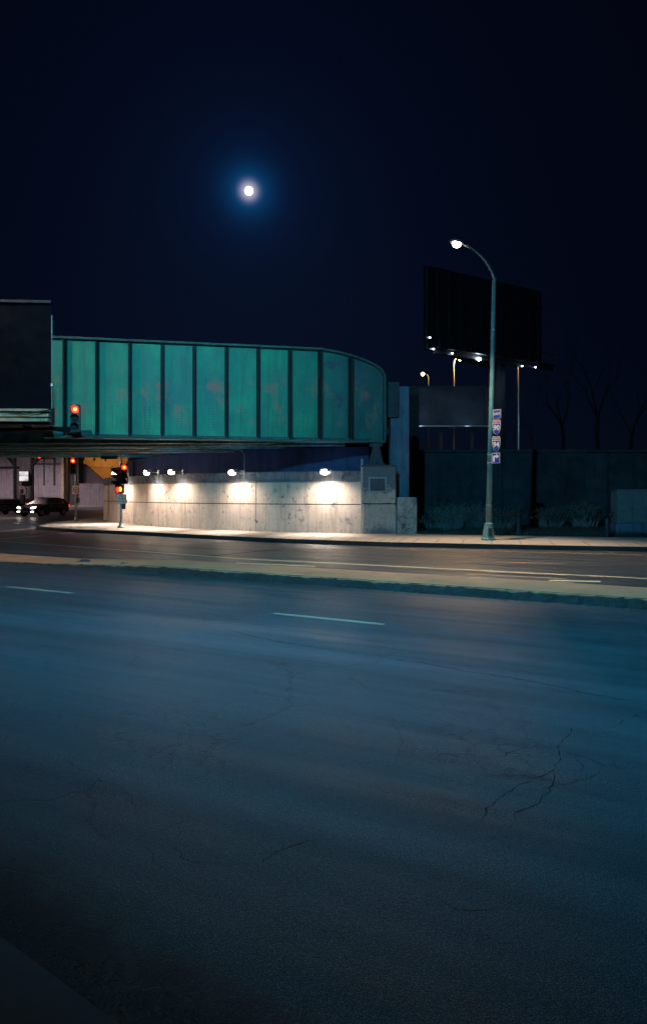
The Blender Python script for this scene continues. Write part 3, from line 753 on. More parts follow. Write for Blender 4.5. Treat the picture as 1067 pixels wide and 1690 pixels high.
# out of the frame the deck rests on its other abutment
lb = MB().box((-33, 32, 2.2), (2.2, 24, 4.7)).build('abutment_wall', M_DARKC); tag(lb, 'dark far abutment holding up the bridge deck', 'wall')

# nearer dark girder at the left edge
ng = thing('bridge_girder', (0, 0, 0), 'near black bridge girder with pale ledges along its bottom edge', 'bridge girder')
NX = W(85, 600, 20).x
MB().prism([(NX, 20, 4.55), (NX, 20, 7.78), (-26, 19.2, 7.78), (-26, 19.2, 4.55)], (-.25, .14, 0)).build('web_plate', paint('near_girder_paint', (0.002, 0.004, 0.008), (0.001, 0.002, 0.004), 1.2, .7, spec=.06), ng)
MB().prism([(NX + .02, 19.9, 7.78), (NX - .3, 20.5, 7.78), (-26, 20.0, 7.78), (-26, 18.9, 7.78)], (0, 0, .08)).build('top_flange', M_STEEL, ng)
M_LEDGE = paint('ledge_paint', (0.60, 0.42, 0.26), (0.34, 0.25, 0.16), 3, .6, grime=.6)
for k, (z0, h_, dy) in enumerate(((4.44, .07, -.16), (4.28, .11, -.09), (4.13, .10, -.13))):
    MB().prism([(NX - .06, 20 + dy, z0), (-26, 19.2 + dy, z0), (-26, 19.6, z0), (NX - .06, 20.3, z0)], (0, 0, h_)).build('ledge', M_LEDGE, ng)
MB().prism([(NX - .02, 20.1, 4.06), (-26, 19.35, 4.06), (-26, 19.6, 4.06), (NX - .02, 20.3, 4.06)], (0, 0, .50)).build('ledge_backing', M_STEEL, ng)
m = MB()
for k in range(5):
    x = NX - 1.2 - k * 2.3; m.tube([(x, 19.78, 4.40), (x + .5, 19.76, 4.33), (x + 1.4, 19.76, 4.50)], .02, 6)
m.loose('cable', M_BLACK, ng)
MB().slab([(NX - .1, 20.2), (-26, 19.5), (-34, 22.5), (-12.6, 27.2)], 4.62, 4.9).build('deck_edge', M_STEEL, ng)
MB().tube([(NX + .05, 19.92, 4.5), (NX + .05, 19.92, 7.4)], .02, 8).build('drain_pipe', M_POLE, ng)
MB().tube([(NX + .05, 19.92, 5.2), (NX + .05, 19.92, 5.3)], .055, 8).build('pipe_collar', M_GALV, ng)
MB().box((NX - 2.2 + 1.35, 24.6, 4.22), (.9, .06, .20)).build('angle_plate', M_FLANGE, ng)

# ------------------------------------------------------------------ traffic signals
def head(parent, loc, rz_, lit=0, s_=1.0, horizontal=False):
    """three-lens head looking along local -y"""
    e = MB(); h = bpy.data.objects.new('signal_head', None)
    body = MB().box((0, .10, 0), (.34 * s_, .20, 1.02 * s_)); 
    b = body.build('signal_head', M_BLACK, parent, bevel=.02); b.location = loc; b.rotation_euler = (0, R(90) if horizontal else 0, rz_)
    for i, z in enumerate((.32, 0, -.32)):
        z *= s_
        on = (i == lit)
        c_ = [(.125 * s_ * math.cos(2 * math.pi * k / 20), -.005, z + .125 * s_ * math.sin(2 * math.pi * k / 20)) for k in range(20)]
        MB().prism(c_, (0, -.02, 0)).build('lens', (E_RED if on else paint('unlit_lens', (.02, .02, .018), None, 6, .2)), b)
        if on: MB().prism([(v[0] * .5, -.026, z + (v[2] - z) * .5) for v in c_], (0, -.008, 0)).build('bulb_glow', E_REDHOT, b)
        vis = MB(); n = 12; ro = .145 * s_; vs = []
        for k in range(n + 1):
            a = R(-25) + (math.pi + R(50)) * k / n
            for rr_, y in ((ro, 0), (ro, -.26), (ro - .008, -.26), (ro - .008, 0)): vs.append((rr_ * math.cos(a), y if math.sin(a) > -.1 or y == 0 else -.14, z + rr_ * math.sin(a)))
        vis.add(vs, [(k * 4 + j, k * 4 + (j + 1) % 4, (k + 1) * 4 + (j + 1) % 4, (k + 1) * 4 + j) for k in range(n) for j in range(4)])
        vis.build('visor', M_BLACK, b)
    if lit is not None:
        l_ = lamp('signal_light', 'POINT', (0, -.30, .32 * s_), 6, (1, .05, .02), b, size=.1)
    return b
def flared_base(m, r0=.09, r1=.20, h=.28):
    m.tube([(0, 0, 0), (0, 0, .05), (0, 0, h * .6), (0, 0, h)], [r1, r1, r0 * 1.3, r0], 12); return m
# pole on the pavement corner with amber and red
p = G(200, 871.5, SW)
sp_ = thing('traffic_signal', p, 'traffic signal post standing before the pale wall, red and amber lit, white sign on it', 'traffic signal', 'traffic signals at the junction')
flared_base(MB().tube([(0, 0, .1), (0, 0, 3.72)], .062, 12)).build('post', M_GALV, sp_, smooth=False)
MB().ball((0, 0, 3.75), .075, 10, 6).build('post_cap', M_GALV, sp_)
head(sp_, (.20, -.10, 2.78), R(8), 0)
MB().bar((0, 0, 3.2), (.2, .05, 3.2), .05).bar((0, 0, 2.35), (.2, .05, 2.35), .05).loose('bracket', M_GALV, sp_)
hb = head(sp_, (-.24, .02, 2.60), R(-75), None, 1.0)
MB().bar((0, 0, 3.0), (-.2, .02, 3.0), .05).bar((0, 0, 2.2), (-.2, .02, 2.2), .05).loose('bracket', M_GALV, sp_)
ps = MB().box((-.02, -.14, 1.98), (.42, .24, .42)).build('walk_signal', M_BLACK, sp_, bevel=.02)
hm = MB()      # raised hand
cx_, cz_ = -.10, 1.96
hm.prism([(cx_ - .055, -.262, cz_ - .12), (cx_ + .055, -.262, cz_ - .12), (cx_ + .065, -.262, cz_ + .03), (cx_ - .065, -.262, cz_ + .03)], (0, -.01, 0))
for k in range(4): hm.box((cx_ - .05 + k * .033, -.267, cz_ + .085 - abs(k - 1.6) * .012), (.022, .01, .11))
hm.bar((cx_ + .06, -.267, cz_ - .04), (cx_ + .11, -.267, cz_ + .03), .028, .01)
hm.build('hand_symbol', E_RED, ps)
MB().prism([(.045 + .075 * math.cos(k * math.pi / 8), -.262, 1.98 + .125 * math.sin(k * math.pi / 8)) for k in range(16)], (0, -.012, 0)).build('amber_display', E_AMB, ps)
MB().box((-.02, -.30, 2.20), (.42, .10, .015)).build('visor', M_BLACK, ps)
sg = MB().box((.06, -.09, 1.49), (.52, .012, .50)).build('no_turn_sign', M_WHITE, sp_)
for i, (t_, z) in enumerate((('NO', 1.635), ('TURN', 1.495), ('ON RED', 1.355))): text(t_, .155, M_SIGNBLK, 'lettering', sg, (.06, -.098, z), (R(90), 0, 0), sx_=.95)
m = MB(); 
for a in ((.06, 1.733, .49, .010), (.06, 1.247, .49, .010)): m.box((a[0], -.0975, a[1]), (a[2], .004, a[3]))
for x in (-.187, .307): m.box((x, -.0975, 1.49), (.010, .004, .476))
m.build('border', M_SIGNBLK, sg)
MB().box((.14, 0, 1.12), (.16, .14, .30)).build('push_button_box', M_BLACK, sp_, bevel=.02)
sn = MB().box((-.62, 0, 3.62), (.86, .03, .20)).build('street_name_sign', M_SIGNGRN, sp_)
m = MB(); 
for z in (3.525, 3.715): m.box((-.62, -.018, z), (.86, .006, .012))
for x in (-1.044, -.196): m.box((x, -.018, 3.62), (.012, .006, .178))
m.build('border', M_GALV, sn)

# post nearer the underpass
p = G(125.5, 860.3, SW)
s2 = thing('traffic_signal', p, 'slim traffic signal post at the pavement tip with a no right turn sign, red lit', 'traffic signal', 'traffic signals at the junction')
flared_base(MB().tube([(0, 0, .1), (0, 0, 4.3)], .075, 12), .08, .2).build('post', M_GALV, s2)
head(s2, (-.10, -.22, 3.52), R(15), 0)
MB().bar((0, 0, 3.95), (-.1, -.1, 3.95), .05).bar((0, 0, 3.1), (-.1, -.1, 3.1), .05).loose('bracket', M_GALV, s2)
sg = MB().box((.06, -.11, 2.0), (.48, .012, .54)).build('no_right_turn_sign', M_WHITE, s2)
ring = MB(); n = 24; vs = []
for k in range(n):
    a = 2 * math.pi * k / n
    for r0 in (.20, .16): 
        for y in (-.118, -.124): vs.append((.06 + r0 * math.cos(a), y, 2.0 + r0 * math.sin(a)))
ring.add(vs, [((k * 4 + i) % (4 * n), (k * 4 + j) % (4 * n), (k * 4 + 4 + j) % (4 * n), (k * 4 + 4 + i) % (4 * n)) for k in range(n) for i, j in ((0, 1), (1, 3), (3, 2), (2, 0))])
ring.bar((-.07, -.125, 2.13), (.19, -.125, 1.87), .035, .006).build('ring', M_SIGNRED, sg)
MB().bar((.0, -.121, 1.88), (.0, -.121, 2.05), .04, .006).bar((-.0, -.121, 2.04), (.12, -.121, 2.04), .04, .006).prism([(.11, -.119, 1.98), (.19, -.119, 2.04), (.11, -.119, 2.10)], (0, -.005, 0)).build('arrow', M_SIGNBLK, sg)
MB().tube([(.05, -.05, 1.7), (.22, -.05, 1.5), (.20, -.05, 1.15), (.05, -.05, .95)], .035, 8).build('conduit', M_GALV, s2)
MB().box((.16, -.02, 1.35), (.15, .15, .3)).build('push_button_box', M_BLACK, s2, bevel=.02)

# signal hung from an arm before the green girder
Ya = 23.7; c0 = W(124.5, 690, Ya)
s3 = thing('traffic_signal', c0, 'overhead traffic signal on a dark arm in front of the green girder, red lit', 'traffic signal', 'traffic signals at the junction')
head(s3, (0, 0, 0), R(12), 0)
MB().bar((-5.5, .9, -.38), (-.1, .22, -.36), .12).tube([(-.05, .2, -.38), (-.05, .2, .5)], .03, 8).tube([(-1.9, .45, -.36), (-3.1, 0.9, .40), (-3.1, .9, .62)], .05, 8).build('arm', M_BLACK, s3)
MB().prism([(-1.0, .30, -.42), (-.12, .25, -.55), (-.1, .25, -.30), (-1.0, .30, -.28)], (0, .08, 0)).build('gusset', M_BLACK, s3)
# signal under the far edge of the deck
c0 = W(66, 753, 39.8)
s4 = thing('traffic_signal', c0, 'small red traffic signal hung sideways under the bridge deck above the cars', 'traffic signal', 'traffic signals at the junction')
head(s4, (.32, 0, 0), R(20), 2, 1.0, True)
MB().bar((.2, .15, 0), (.2, .15, .55), .06).build('hanger', M_BLACK, s4)

# ------------------------------------------------------------------ street lamps
def street_lamp(loc, label, lean=0.0, armdir=(-.8, -.6), power=P_STREET, color=(1.0, .76, .52), emit=E_STREET, cone=80, L_=1.72, Hp=9.9, rise=.82, aim=(0, 0, -1), added_flood=None):
    o = thing('street_lamp', loc, label, 'street lamp', 'tall street lamps')
    o.rotation_euler = (0, lean, 0)
    b = MB(); n = 8
    prof = [(0, .27), (.06, .27), (.10, .235), (.55, .165), (.62, .17), (.66, .13)]
    vs = []
    for z, r0 in prof: vs += [(r0 * math.cos(2 * math.pi * (k + .5) / n), r0 * math.sin(2 * math.pi * (k + .5) / n), z) for k in range(n)]
    b.add(vs, [(i * n + k, i * n + (k + 1) % n, (i + 1) * n + (k + 1) % n, (i + 1) * n + k) for i in range(len(prof) - 1) for k in range(n)] + [tuple(range(n)), tuple(range((len(prof) - 1) * n, len(prof) * n))])
    b.build('base', M_POLE, o)
    MB().box((0, -.235, .33), (.14, .03, .28)).build('hand_hole_cover', M_STEEL, o)
    MB().tube([(0, 0, .6), (0, 0, Hp * .5), (0, 0, Hp)], [.115, .095, .07], 14).build('pole', M_POLE, o, smooth=True)
    m = MB()
    for z in (2.9, 3.2, 1.3, 7.9): m.tube([(0, 0, z), (0, 0, z + .05)], .125 - .004 * z, 12)
    m.loose('band', M_GALV, o)
    a = Vector((armdir[0], armdir[1], 0)).normalized(); pts = []
    for k in range(9):
        t = k / 8; pts.append(a * (L_ * (1 - math.cos(t * math.pi / 2)) ** .9 if t < 1 else L_) + Vector((0, 0, Hp - .15 + (rise + .15) * math.sin(t * math.pi / 2))))
    MB().tube(pts, [.055 - .015 * k / 8 for k in range(9)], 10).build('arm', M_GALV, o, smooth=True)
    e = pts[-1]; rz_ = math.atan2(a.y, a.x)
    hd = bpy.data.objects.new('lamp_head', None)
    hm_ = MB(); secs = [(-.05, .05, .04, .05), (.12, .11, .02, .10), (.40, .17, .0, .14), (.62, .13, .0, .10), (.72, .04, .02, .05)]
    vs = []
    for x, hw, zb, zt in secs: vs += [(x, -hw, zb), (x, hw, zb), (x, hw * .6, zt), (x, -hw * .6, zt)]
    hm_.add(vs, [(i * 4 + k, i * 4 + (k + 1) % 4, (i + 1) * 4 + (k + 1) % 4, (i + 1) * 4 + k) for i in range(4) for k in range(4)] + [(0, 1, 2, 3), (16, 17, 18, 19)])
    h = hm_.build('lamp_head', M_GALV, o); h.location = e - Vector((0, 0, .05)); h.rotation_euler = (0, 0, rz_)
    MB().ball((.40, 0, -.02), .15, 16, 10, (1.15, .9, .8)).build('lens', emit, h, smooth=True)
    lamp('street_light', 'SPOT', (.40, 0, -.16), power, color, h, aim=aim, cone=cone, blend=.7, size=.12)
    if added_flood is not None:      # an added floodlight on the same arm, put in to brighten the girder
        hp = Vector(loc) + e + Vector((0, 0, .25)); dr = (Vector(added_flood) - hp); fo = MB().box((0, 0, 0), (.5, .3, .4)).build('floodlight', M_GALV, o, bevel=.03)
        fo.location = e + Vector((0, 0, .25)); fo.rotation_euler = dr.to_track_quat('Y', 'Z').to_euler()
        MB().box((0, .16, 0), (.42, .03, .32)).build('lens', emit, fo)
        lamp('flood_beam', 'SPOT', (0, .25, 0), P_ADDED_FLOOD, (.14, .62, .70), fo, aim=(0, 1, 0), cone=41, blend=1, size=.12)
    return o
lb_ = G(805, 891.5, SW)
sl = street_lamp(lb_, 'tall green street lamp with interstate signs, lit, standing on the pavement by the verge', lean=R(1.3), aim=(.12, .22, -1))
# lamps added outside the frame to light the road, girder and left corner
street_lamp(UV(4.5, .6, SW), 'added unseen street lamp on the near pavement', armdir=(.456, .89), power=P_NEAR, color=(.06, .54, .92), emit=E_COOLHOT, L_=2.6, cone=160, aim=(1, 0, -.44), added_flood=(-5.2, 27.5, 5.9))
street_lamp((-15.5, 13.2, 0.12), 'added unseen street lamp on the median beyond the picture edge', armdir=(.5, .8), power=P_STREET * .24, color=(1.0, .78, .60), L_=2.4, cone=116, aim=(1, 0, -1.0))

# interstate signs on the lamp post
ROT = R(-28)
def signroot(name, py0, py1, label):
    zc = H + (HY - (py0 + py1) / 2) / F * lb_.y; h_ = (py1 - py0) / F * lb_.y
    o = thing(name, (lb_.x + .05 + (zc - SW) * math.tan(R(1.3)) + .12, lb_.y - .17, zc), label, 'road sign', 'interstate signs on the lamp post', ROT)
    return o, h_
SWD = .30
def plate(o, h_, wd=SWD):
    def rect(a, b, th, y): return MB().box((0, y, 0), (a, th, b))
    rect(wd, h_, .006, 0).build('plate', M_WHITE, o); f = rect(wd - .035, h_ - .035, .006, -.0062).build('panel', M_SIGNBLUE, o)
    return f
o, h_ = signroot('direction_sign', 677, 691.5, 'small blue sign reading EAST, topmost on the lamp post'); plate(o, h_)
text('EAST', .125, M_WHITE, 'lettering', o, (0, -.012, 0), (R(90), 0, 0), sx_=.85)
MB().bar((0, .01, .0), (-.16, .10, 0), .03).loose('bracket', M_GALV, o)
def shield(py0, py1, num, label):
    o, h_ = signroot('interstate_shield', py0, py1, label); w_ = SWD * 1.04
    def outl(k, y):
        pts = [(-.46, .44), (-.25, .50), (0, .46), (.25, .50), (.46, .44), (.50, .15), (.44, -.12), (.28, -.34), (0, -.50), (-.28, -.34), (-.44, -.12), (-.50, .15)]
        return [(x * (w_ - k), y, z * (h_ - k)) for x, z in pts]
    MB().prism(outl(0, 0), (0, .006, 0)).build('plate', M_WHITE, o)
    MB().prism(outl(.035, -.002), (0, -.004, 0)).build('panel', M_SIGNBLUE, o)
    MB().prism([(-.45 * w_ + .02, -.007, .43 * h_ - .01), (-.25 * w_, -.007, .47 * h_), (0, -.007, .44 * h_), (.25 * w_, -.007, .47 * h_), (.45 * w_ - .02, -.007, .43 * h_ - .01), (.47 * w_ - .01, -.007, .25 * h_), (-.47 * w_ + .01, -.007, .25 * h_)], (0, -.004, 0)).build('red_band', M_SIGNRED, o)
    text('INTERSTATE', .042, M_WHITE, 'lettering', o, (0, -.013, .34 * h_), (R(90), 0, 0), sx_=.9)
    MB().box((0, -.009, .235 * h_), (w_ * .94, .004, .014)).build('divider', M_WHITE, o)
    text(num, .27, M_WHITE, 'numerals', o, (0, -.012, -.03 * h_), (R(90), 0, 0), sx_=.82)
    MB().bar((0, .01, -.2), (-.16, .10, -.2), .03).bar((0, .01, .2), (-.16, .10, .2), .03).loose('bracket', M_GALV, o)
shield(693, 719.5, '90', 'interstate shield sign with number 90 on the lamp post')
shield(720.5, 747, '94', 'interstate shield sign with number 94 on the lamp post')
o, h_ = signroot('arrow_sign', 748, 765, 'small blue right turn arrow sign, lowest on the lamp post'); plate(o, h_)
MB().bar((-.07, -.012, -.13), (-.07, -.012, .07), .055, .006).box((-.015, -.0125, .068), (.12, .0062, .055)).prism([(.02, -.010, -.02), (.12, -.010, .068), (.02, -.010, .155)], (0, -.006, 0)).build('arrow', M_WHITE, o)
MB().bar((0, .01, 0), (-.16, .10, 0), .03).loose('bracket', M_GALV, o)

# ------------------------------------------------------------------ beyond the underpass
uw = thing('underpass_wall', (0, 0, 0), 'tall mauve concrete wall far beyond the bridge, behind the dark cars', 'wall')
YF = 100.0
def fx(px, y=YF): return (px - 533.5) / F * y
for a, b in ((-160, -95), (-94, -28), (-27, 24), (26, 54), (56, 104)):
    MB().box(((fx(a) + fx(b)) / 2, YF, 4.2), (fx(b) - fx(a), .6, 8.6)).build('panel', M_FARW, uw)
MB().box((-60.5, YF + .4, 4.2), (41, .2, 8.6)).build('backing', M_DARKC, uw)
MB().box((fx(106.5), YF - .3, 4.2), (.42, 1.0, 8.6)).build('pilaster', paint('pale_pilaster', (.42, .36, .30), None, 2, .8), uw)
MB().box((fx(117), YF + 2, 4.2), (1.7, 2, 8.6)).build('recess', M_DARKC, uw)
MB().box((fx(79), YF - .4, 6.5), (fx(104) - fx(55), .25, .22)).build('rail', M_STEEL, uw)
m = MB()
for px in (75, 92): m.box((fx(px), YF - .45, 5.8), (.22 if px == 92 else .1, .2, 5.2))
m.loose('pipe', M_STEEL, uw)
ww = MB().prism([(fx(124), YF + 1, 0), (fx(178), YF + 1, 0), (fx(178), YF + 1, 3.5), (fx(124), YF + 1, 3.5)], (0, .6, 0)).build('wing_wall', M_FARW); tag(ww, 'low mauve wing wall at the far side of the underpass street', 'wall')
w2 = MB().prism([(fx(124, 103), 103, 0), (fx(188, 103), 103, 0), (fx(188, 103), 103, 2.8), (fx(175, 103), 103, 3.6), (fx(140, 103), 103, 6.7), (fx(124, 103), 103, 6.9)], (0, .6, 0)).build('sloping_wall', concrete('slope_concrete', (.16, .14, .17), (.11, .10, .13), .6, .4, 1)); tag(w2, 'dark wall with a sloping top above the low wing wall', 'wall')
bld = thing('brick_building', (0, 0, 0), 'orange lit building front seen over the sloping wall beyond the bridge', 'building')
MB().box((fx(160, 112), 112, 5.5), (11, 1, 11)).build('wall', paint('ochre_brick', (.42, .28, .14), (.30, .18, .09), .8, .8), bld)
m = MB()
for k in range(3): m.box((fx(140, 112) + k * 1.9, 111.45, 7.9), (.3, .1, .6)); 
m.loose('window', M_GLASS, bld)
MB().box((fx(160, 112), 111.4, 6.6), (10, .25, .2)).build('cornice', paint('pale_trim', (.4, .34, .26), None, 2, .8), bld)
ub = thing('overpass', (0, 0, 0), 'second dark overpass spanning the street beyond the first bridge', 'bridge')
MB().box((-48, 78, 8.6), (76, 36, .6)).build('slab', M_DARKC, ub)
for k in range(5): MB().box((-48, 62 + k * 8, 8.1), (76, .5, .45)).build('beam', M_STEEL, ub)
# bents with flared heads in the centre of the street
def bent(pxa, pxb, y, label):
    xa, xb = fx(pxa, y), fx(pxb, y)
    o = thing('steel_bent', ((xa + xb) / 2, y, 0), label, 'bridge support', 'steel supports in the underpass'); hw = (xb - xa) / 2
    for s_ in (-1, 1): MB().box((s_ * hw, 0, 4.05), (.26, .3, 8.1)).build('post', M_STEEL, o)
    MB().box((0, 0, 1.25), (hw * 2 - .26, .25, .3)).build('cross_rail', M_STEEL, o)
    MB().bar((-hw, 0, 4.9), (-hw - 2.4, 0, 7.6), .28).bar((hw, 0, 4.9), (hw + 2.4, 0, 7.6), .28).loose('knee_brace', M_STEEL, o)
    MB().box((0, .1, 4.0), (hw * 2 - .3, .2, 7.6)).build('infill', M_FARW, o)
    return o
bn = bent(25.5, 53.5, 68, 'dark steel support with flared arms in mid street, pale lit panel fixed to it')
bent(-60, -32, 68, 'dark steel support standing outside the picture edge')
MB().box((fx(12, 68), 68, 4.65), (fx(25) * 0 + 2.6, .2, .25)).build('side_rail', M_STEEL, bn).matrix_parent_inverse = Matrix.Translation(bn.location).inverted()
lp = thing('light_panel', (fx(39.5, 67), 67, H + (HY - 786) / F * 67), 'glowing white square panel fixed to the steel support above the cars', 'lit sign')
MB().box((0, .12, 0), (1.02, .2, 1.08)).build('case', M_BLACK, lp)
mg = NB('panel_glow'); 
fcol = mg.ramp(mg.noise(1.0, 3, .6, mg.mapping((.8, .8, 2.2))), [(.38, (.10, .10, .12)), (.52, (.8, .78, .8)), (.7, (1, 1, 1))])
mg.done((.3, .3, .3), .4); mg.link(fcol, mg.b.inputs['Emission Color']); mg.b.inputs['Emission Strength'].default_value = .9
MB().box((0, 0, 0), (.92, .04, .98)).build('face', mg.m, lp)
ub2 = thing('control_box', (fx(38, 65.5), 65.5, 0), 'pale arched control box on a stand between the dark cars', 'utility box')
MB().box((0, 0, .9), (.35, .3, 1.8)).build('stand', M_STEEL, ub2)
MB().box((0, 0, 2.25), (.75, .3, .8)).build('box', paint('grey_box', (.35, .30, .33), None, 5, .6), ub2, bevel=.08)
MB().box((0, -.18, 2.15), (.34, .04, .40)).build('door', M_STEEL, ub2)
kb = MB().box((fx(135, 96), 96, .06), (30, .5, .18)).build('kerb', M_WALK); tag(kb, kind='structure')
# added lamps on the second deck, unseen above the view, light the far walls
for i, (x, y, k) in enumerate(((-52, 86, 1.5), (-41.5, 88, 1.5), (-36, 86, .8), (-46, 62, .35), (-30, 58, .5))):
    o = thing('tunnel_lamp', (x, y, 8.05), 'added unseen boxed lamp under the far overpass', 'lamp', 'lamps hung under the far overpass')
    MB().box((0, 0, 0), (.8, .3, .16)).build('housing', M_GALV, o); MB().box((0, 0, -.1), (.7, .24, .05)).build('lens', glow('pink_light', (1, .55, .6), 6), o)
    lamp('added_tunnel_light', 'SPOT', (0, 0, -.2), P_UNDER * k * 2.0, (1.0, .68, .62), o, aim=(0, .25, -1), cone=165, blend=.6, size=.3)
o = thing('tunnel_lamp', (-23, 39, 3.95), 'added unseen boxed lamp under the first bridge deck', 'lamp', 'added lamps hung under the bridge')  # added out of view to light the wall end and cars
MB().box((0, 0, 0), (.8, .3, .16)).build('housing', M_GALV, o); MB().box((0, 0, .2), (.06, .06, .3)).build('hanger', M_GALV, o); MB().box((0, 0, -.1), (.7, .24, .05)).build('lens', glow('pink_light', (1, .55, .6), 6), o)
lamp('added_tunnel_light', 'SPOT', (0, 0, -.2), 1500, (1.0, .74, .62), o, aim=(.7, .1, -.5), cone=150, blend=.8, size=.3)
o = thing('tunnel_lamp', (fx(158, 106), 106.5, 8.6), 'amber lamp on the building beyond the sloping wall', 'lamp', 'lamps hung under the far overpass')
MB().box((0, 0, .2), (.5, .4, .2)).build('housing', M_GALV, o); MB().box((0, 0, .06), (.4, .3, .05)).build('lens', E_SOD, o)
lamp('amber_light', 'SPOT', (0, 0, -.1), P_SODIUM * .6, (1, .50, .14), o, aim=(0, 1, -.25), cone=150, blend=.6, size=.3)

# ------------------------------------------------------------------ cars
def car(loc, rz_, label, paintm, suv=True):
    o = thing('parked_car' if False else 'car', loc, label, 'car', 'dark cars waiting under the bridge', rz_)
    # local: front toward -y, length 4.6
    hgt = 1.58 if suv else 1.42
    prof = [(-2.30, .32), (-2.33, .62), (-2.20, .80), (-1.25, 1.0), (-.95, 1.03), (-.25, hgt - .08), (.25, hgt), (1.25, hgt - .02), (1.75, hgt - .12), (2.16, 1.06 if suv else 1.0), (2.28, .95), (2.30, .5), (2.24, .32)]
    if not suv: prof[8:10] = [(1.3, hgt - .1), (1.85, 1.02)]; prof[7] = (.9, hgt - .01)
    def hw(y, z):
        w_ = .90 - .07 * (abs(y) / 2.3) ** 4
        if z > 1.03: w_ -= (z - 1.03) * .42
        if z < .5: w_ -= .03
        return w_
    vs = []; n = len(prof)
    for s_ in (-1, 1):
        for y, z in prof: vs.append((s_ * hw(y, z), y, z))
    # shoulder line verts (belt) to round the side
    fs = [tuple(range(n)), tuple(range(n, 2 * n))[::-1]] + [(i, n + i, n + (i + 1) % n, (i + 1) % n) for i in range(n)]
    body = MB().add(vs, fs).build('body', paintm, o, bevel=.035)
    # glass: side windows, windscreen, rear window
    for s_ in (-1, 1):
        pts = [(-.88, 1.05), (-.24, hgt - .13), (.30, hgt - .07), (1.2, hgt - .09), (1.72, 1.1)] if suv else [(-.88, 1.05), (-.24, hgt - .13), (.3, hgt - .07), (.85, hgt - .09), (1.5, 1.04)]
        MB().prism([(s_ * (hw(y, z) + .004), y, z) for y, z in pts], (s_ * .012, 0, 0)).build('side_window', M_GLASS, o)
        MB().box((s_ * .98, -.72, 1.06), (.16, .12, .12)).build('mirror', paintm, o, bevel=.03)
        hl = MB().prism([(s_ * .50, -2.335, .70), (s_ * .86, -2.26, .72), (s_ * .87, -2.10, .84), (s_ * .55, -2.24, .80)], (0, -.03, .0)).build('headlight', E_HEAD, o)
        MB().box((s_ * .66, -2.345, .42), (.22, .04, .08)).build('fog_light', E_HEAD, o)
        MB().box((s_ * .80, 2.29, .86), (.12, .08, .26)).build('taillight', E_TAIL, o)
        for y in (-1.42, 1.42):
            wl_ = MB().tube([(s_ * .70, y, .33), (s_ * .90, y, .33)], .33, 18).build('wheel', M_RUBBER, o)
            MB().tube([(s_ * .90, y, .33), (s_ * .915, y, .33)], .20, 10).build('rim', M_GALV, wl_)
        MB().tube([(s_ * .62, -.2, hgt + .02), (s_ * .62, .3, hgt + .05), (s_ * .62, 1.2, hgt + .03)], .018, 6).build('glint_rail', M_GALV, o)  # shiny rails added to give the cars glints
        MB().box((s_ * .88, .4, 1.045), (.02, 2.3, .025)).build('window_trim', M_GALV, o)
        MB().box((s_ * .905, .1, .62), (.012, 2.1, .02)).build('side_trim', M_STEEL, o)
        for y in (-.3, .75): MB().box((s_ * .905, y, .86), (.03, .2, .03)).build('door_handle', M_GALV, o)
    MB().prism([(-.72, -.90, 1.055), (.72, -.90, 1.055), (.62, -.28, hgt - .09), (-.62, -.28, hgt - .09)], (0, -.02, .02)).build('windscreen', M_GLASS, o)
    MB().box((0, -2.34, .62), (.8, .03, .16)).build('grille', M_BLACK, o)
    MB().box((0, -2.355, .45), (.46, .02, .13)).build('licence_plate', M_WHITE, o)
    for s_ in (-1, 1):
        lamp('headlight_beam', 'SPOT', (s_ * .68, -2.42, .72), 45, (1, .9, .72), o, aim=(0, -1, -.12), cone=70, blend=.8, size=.06)
    return o
cp_ = G(73, 851.5)
car(cp_, R(-14), 'dark suv with lit headlights waiting at the junction under the bridge', M_CAR1, True)
c2 = G(0, 849.5); car(c2, R(-20), 'low black car behind the suv, cut off by the picture edge', M_CAR2, False)

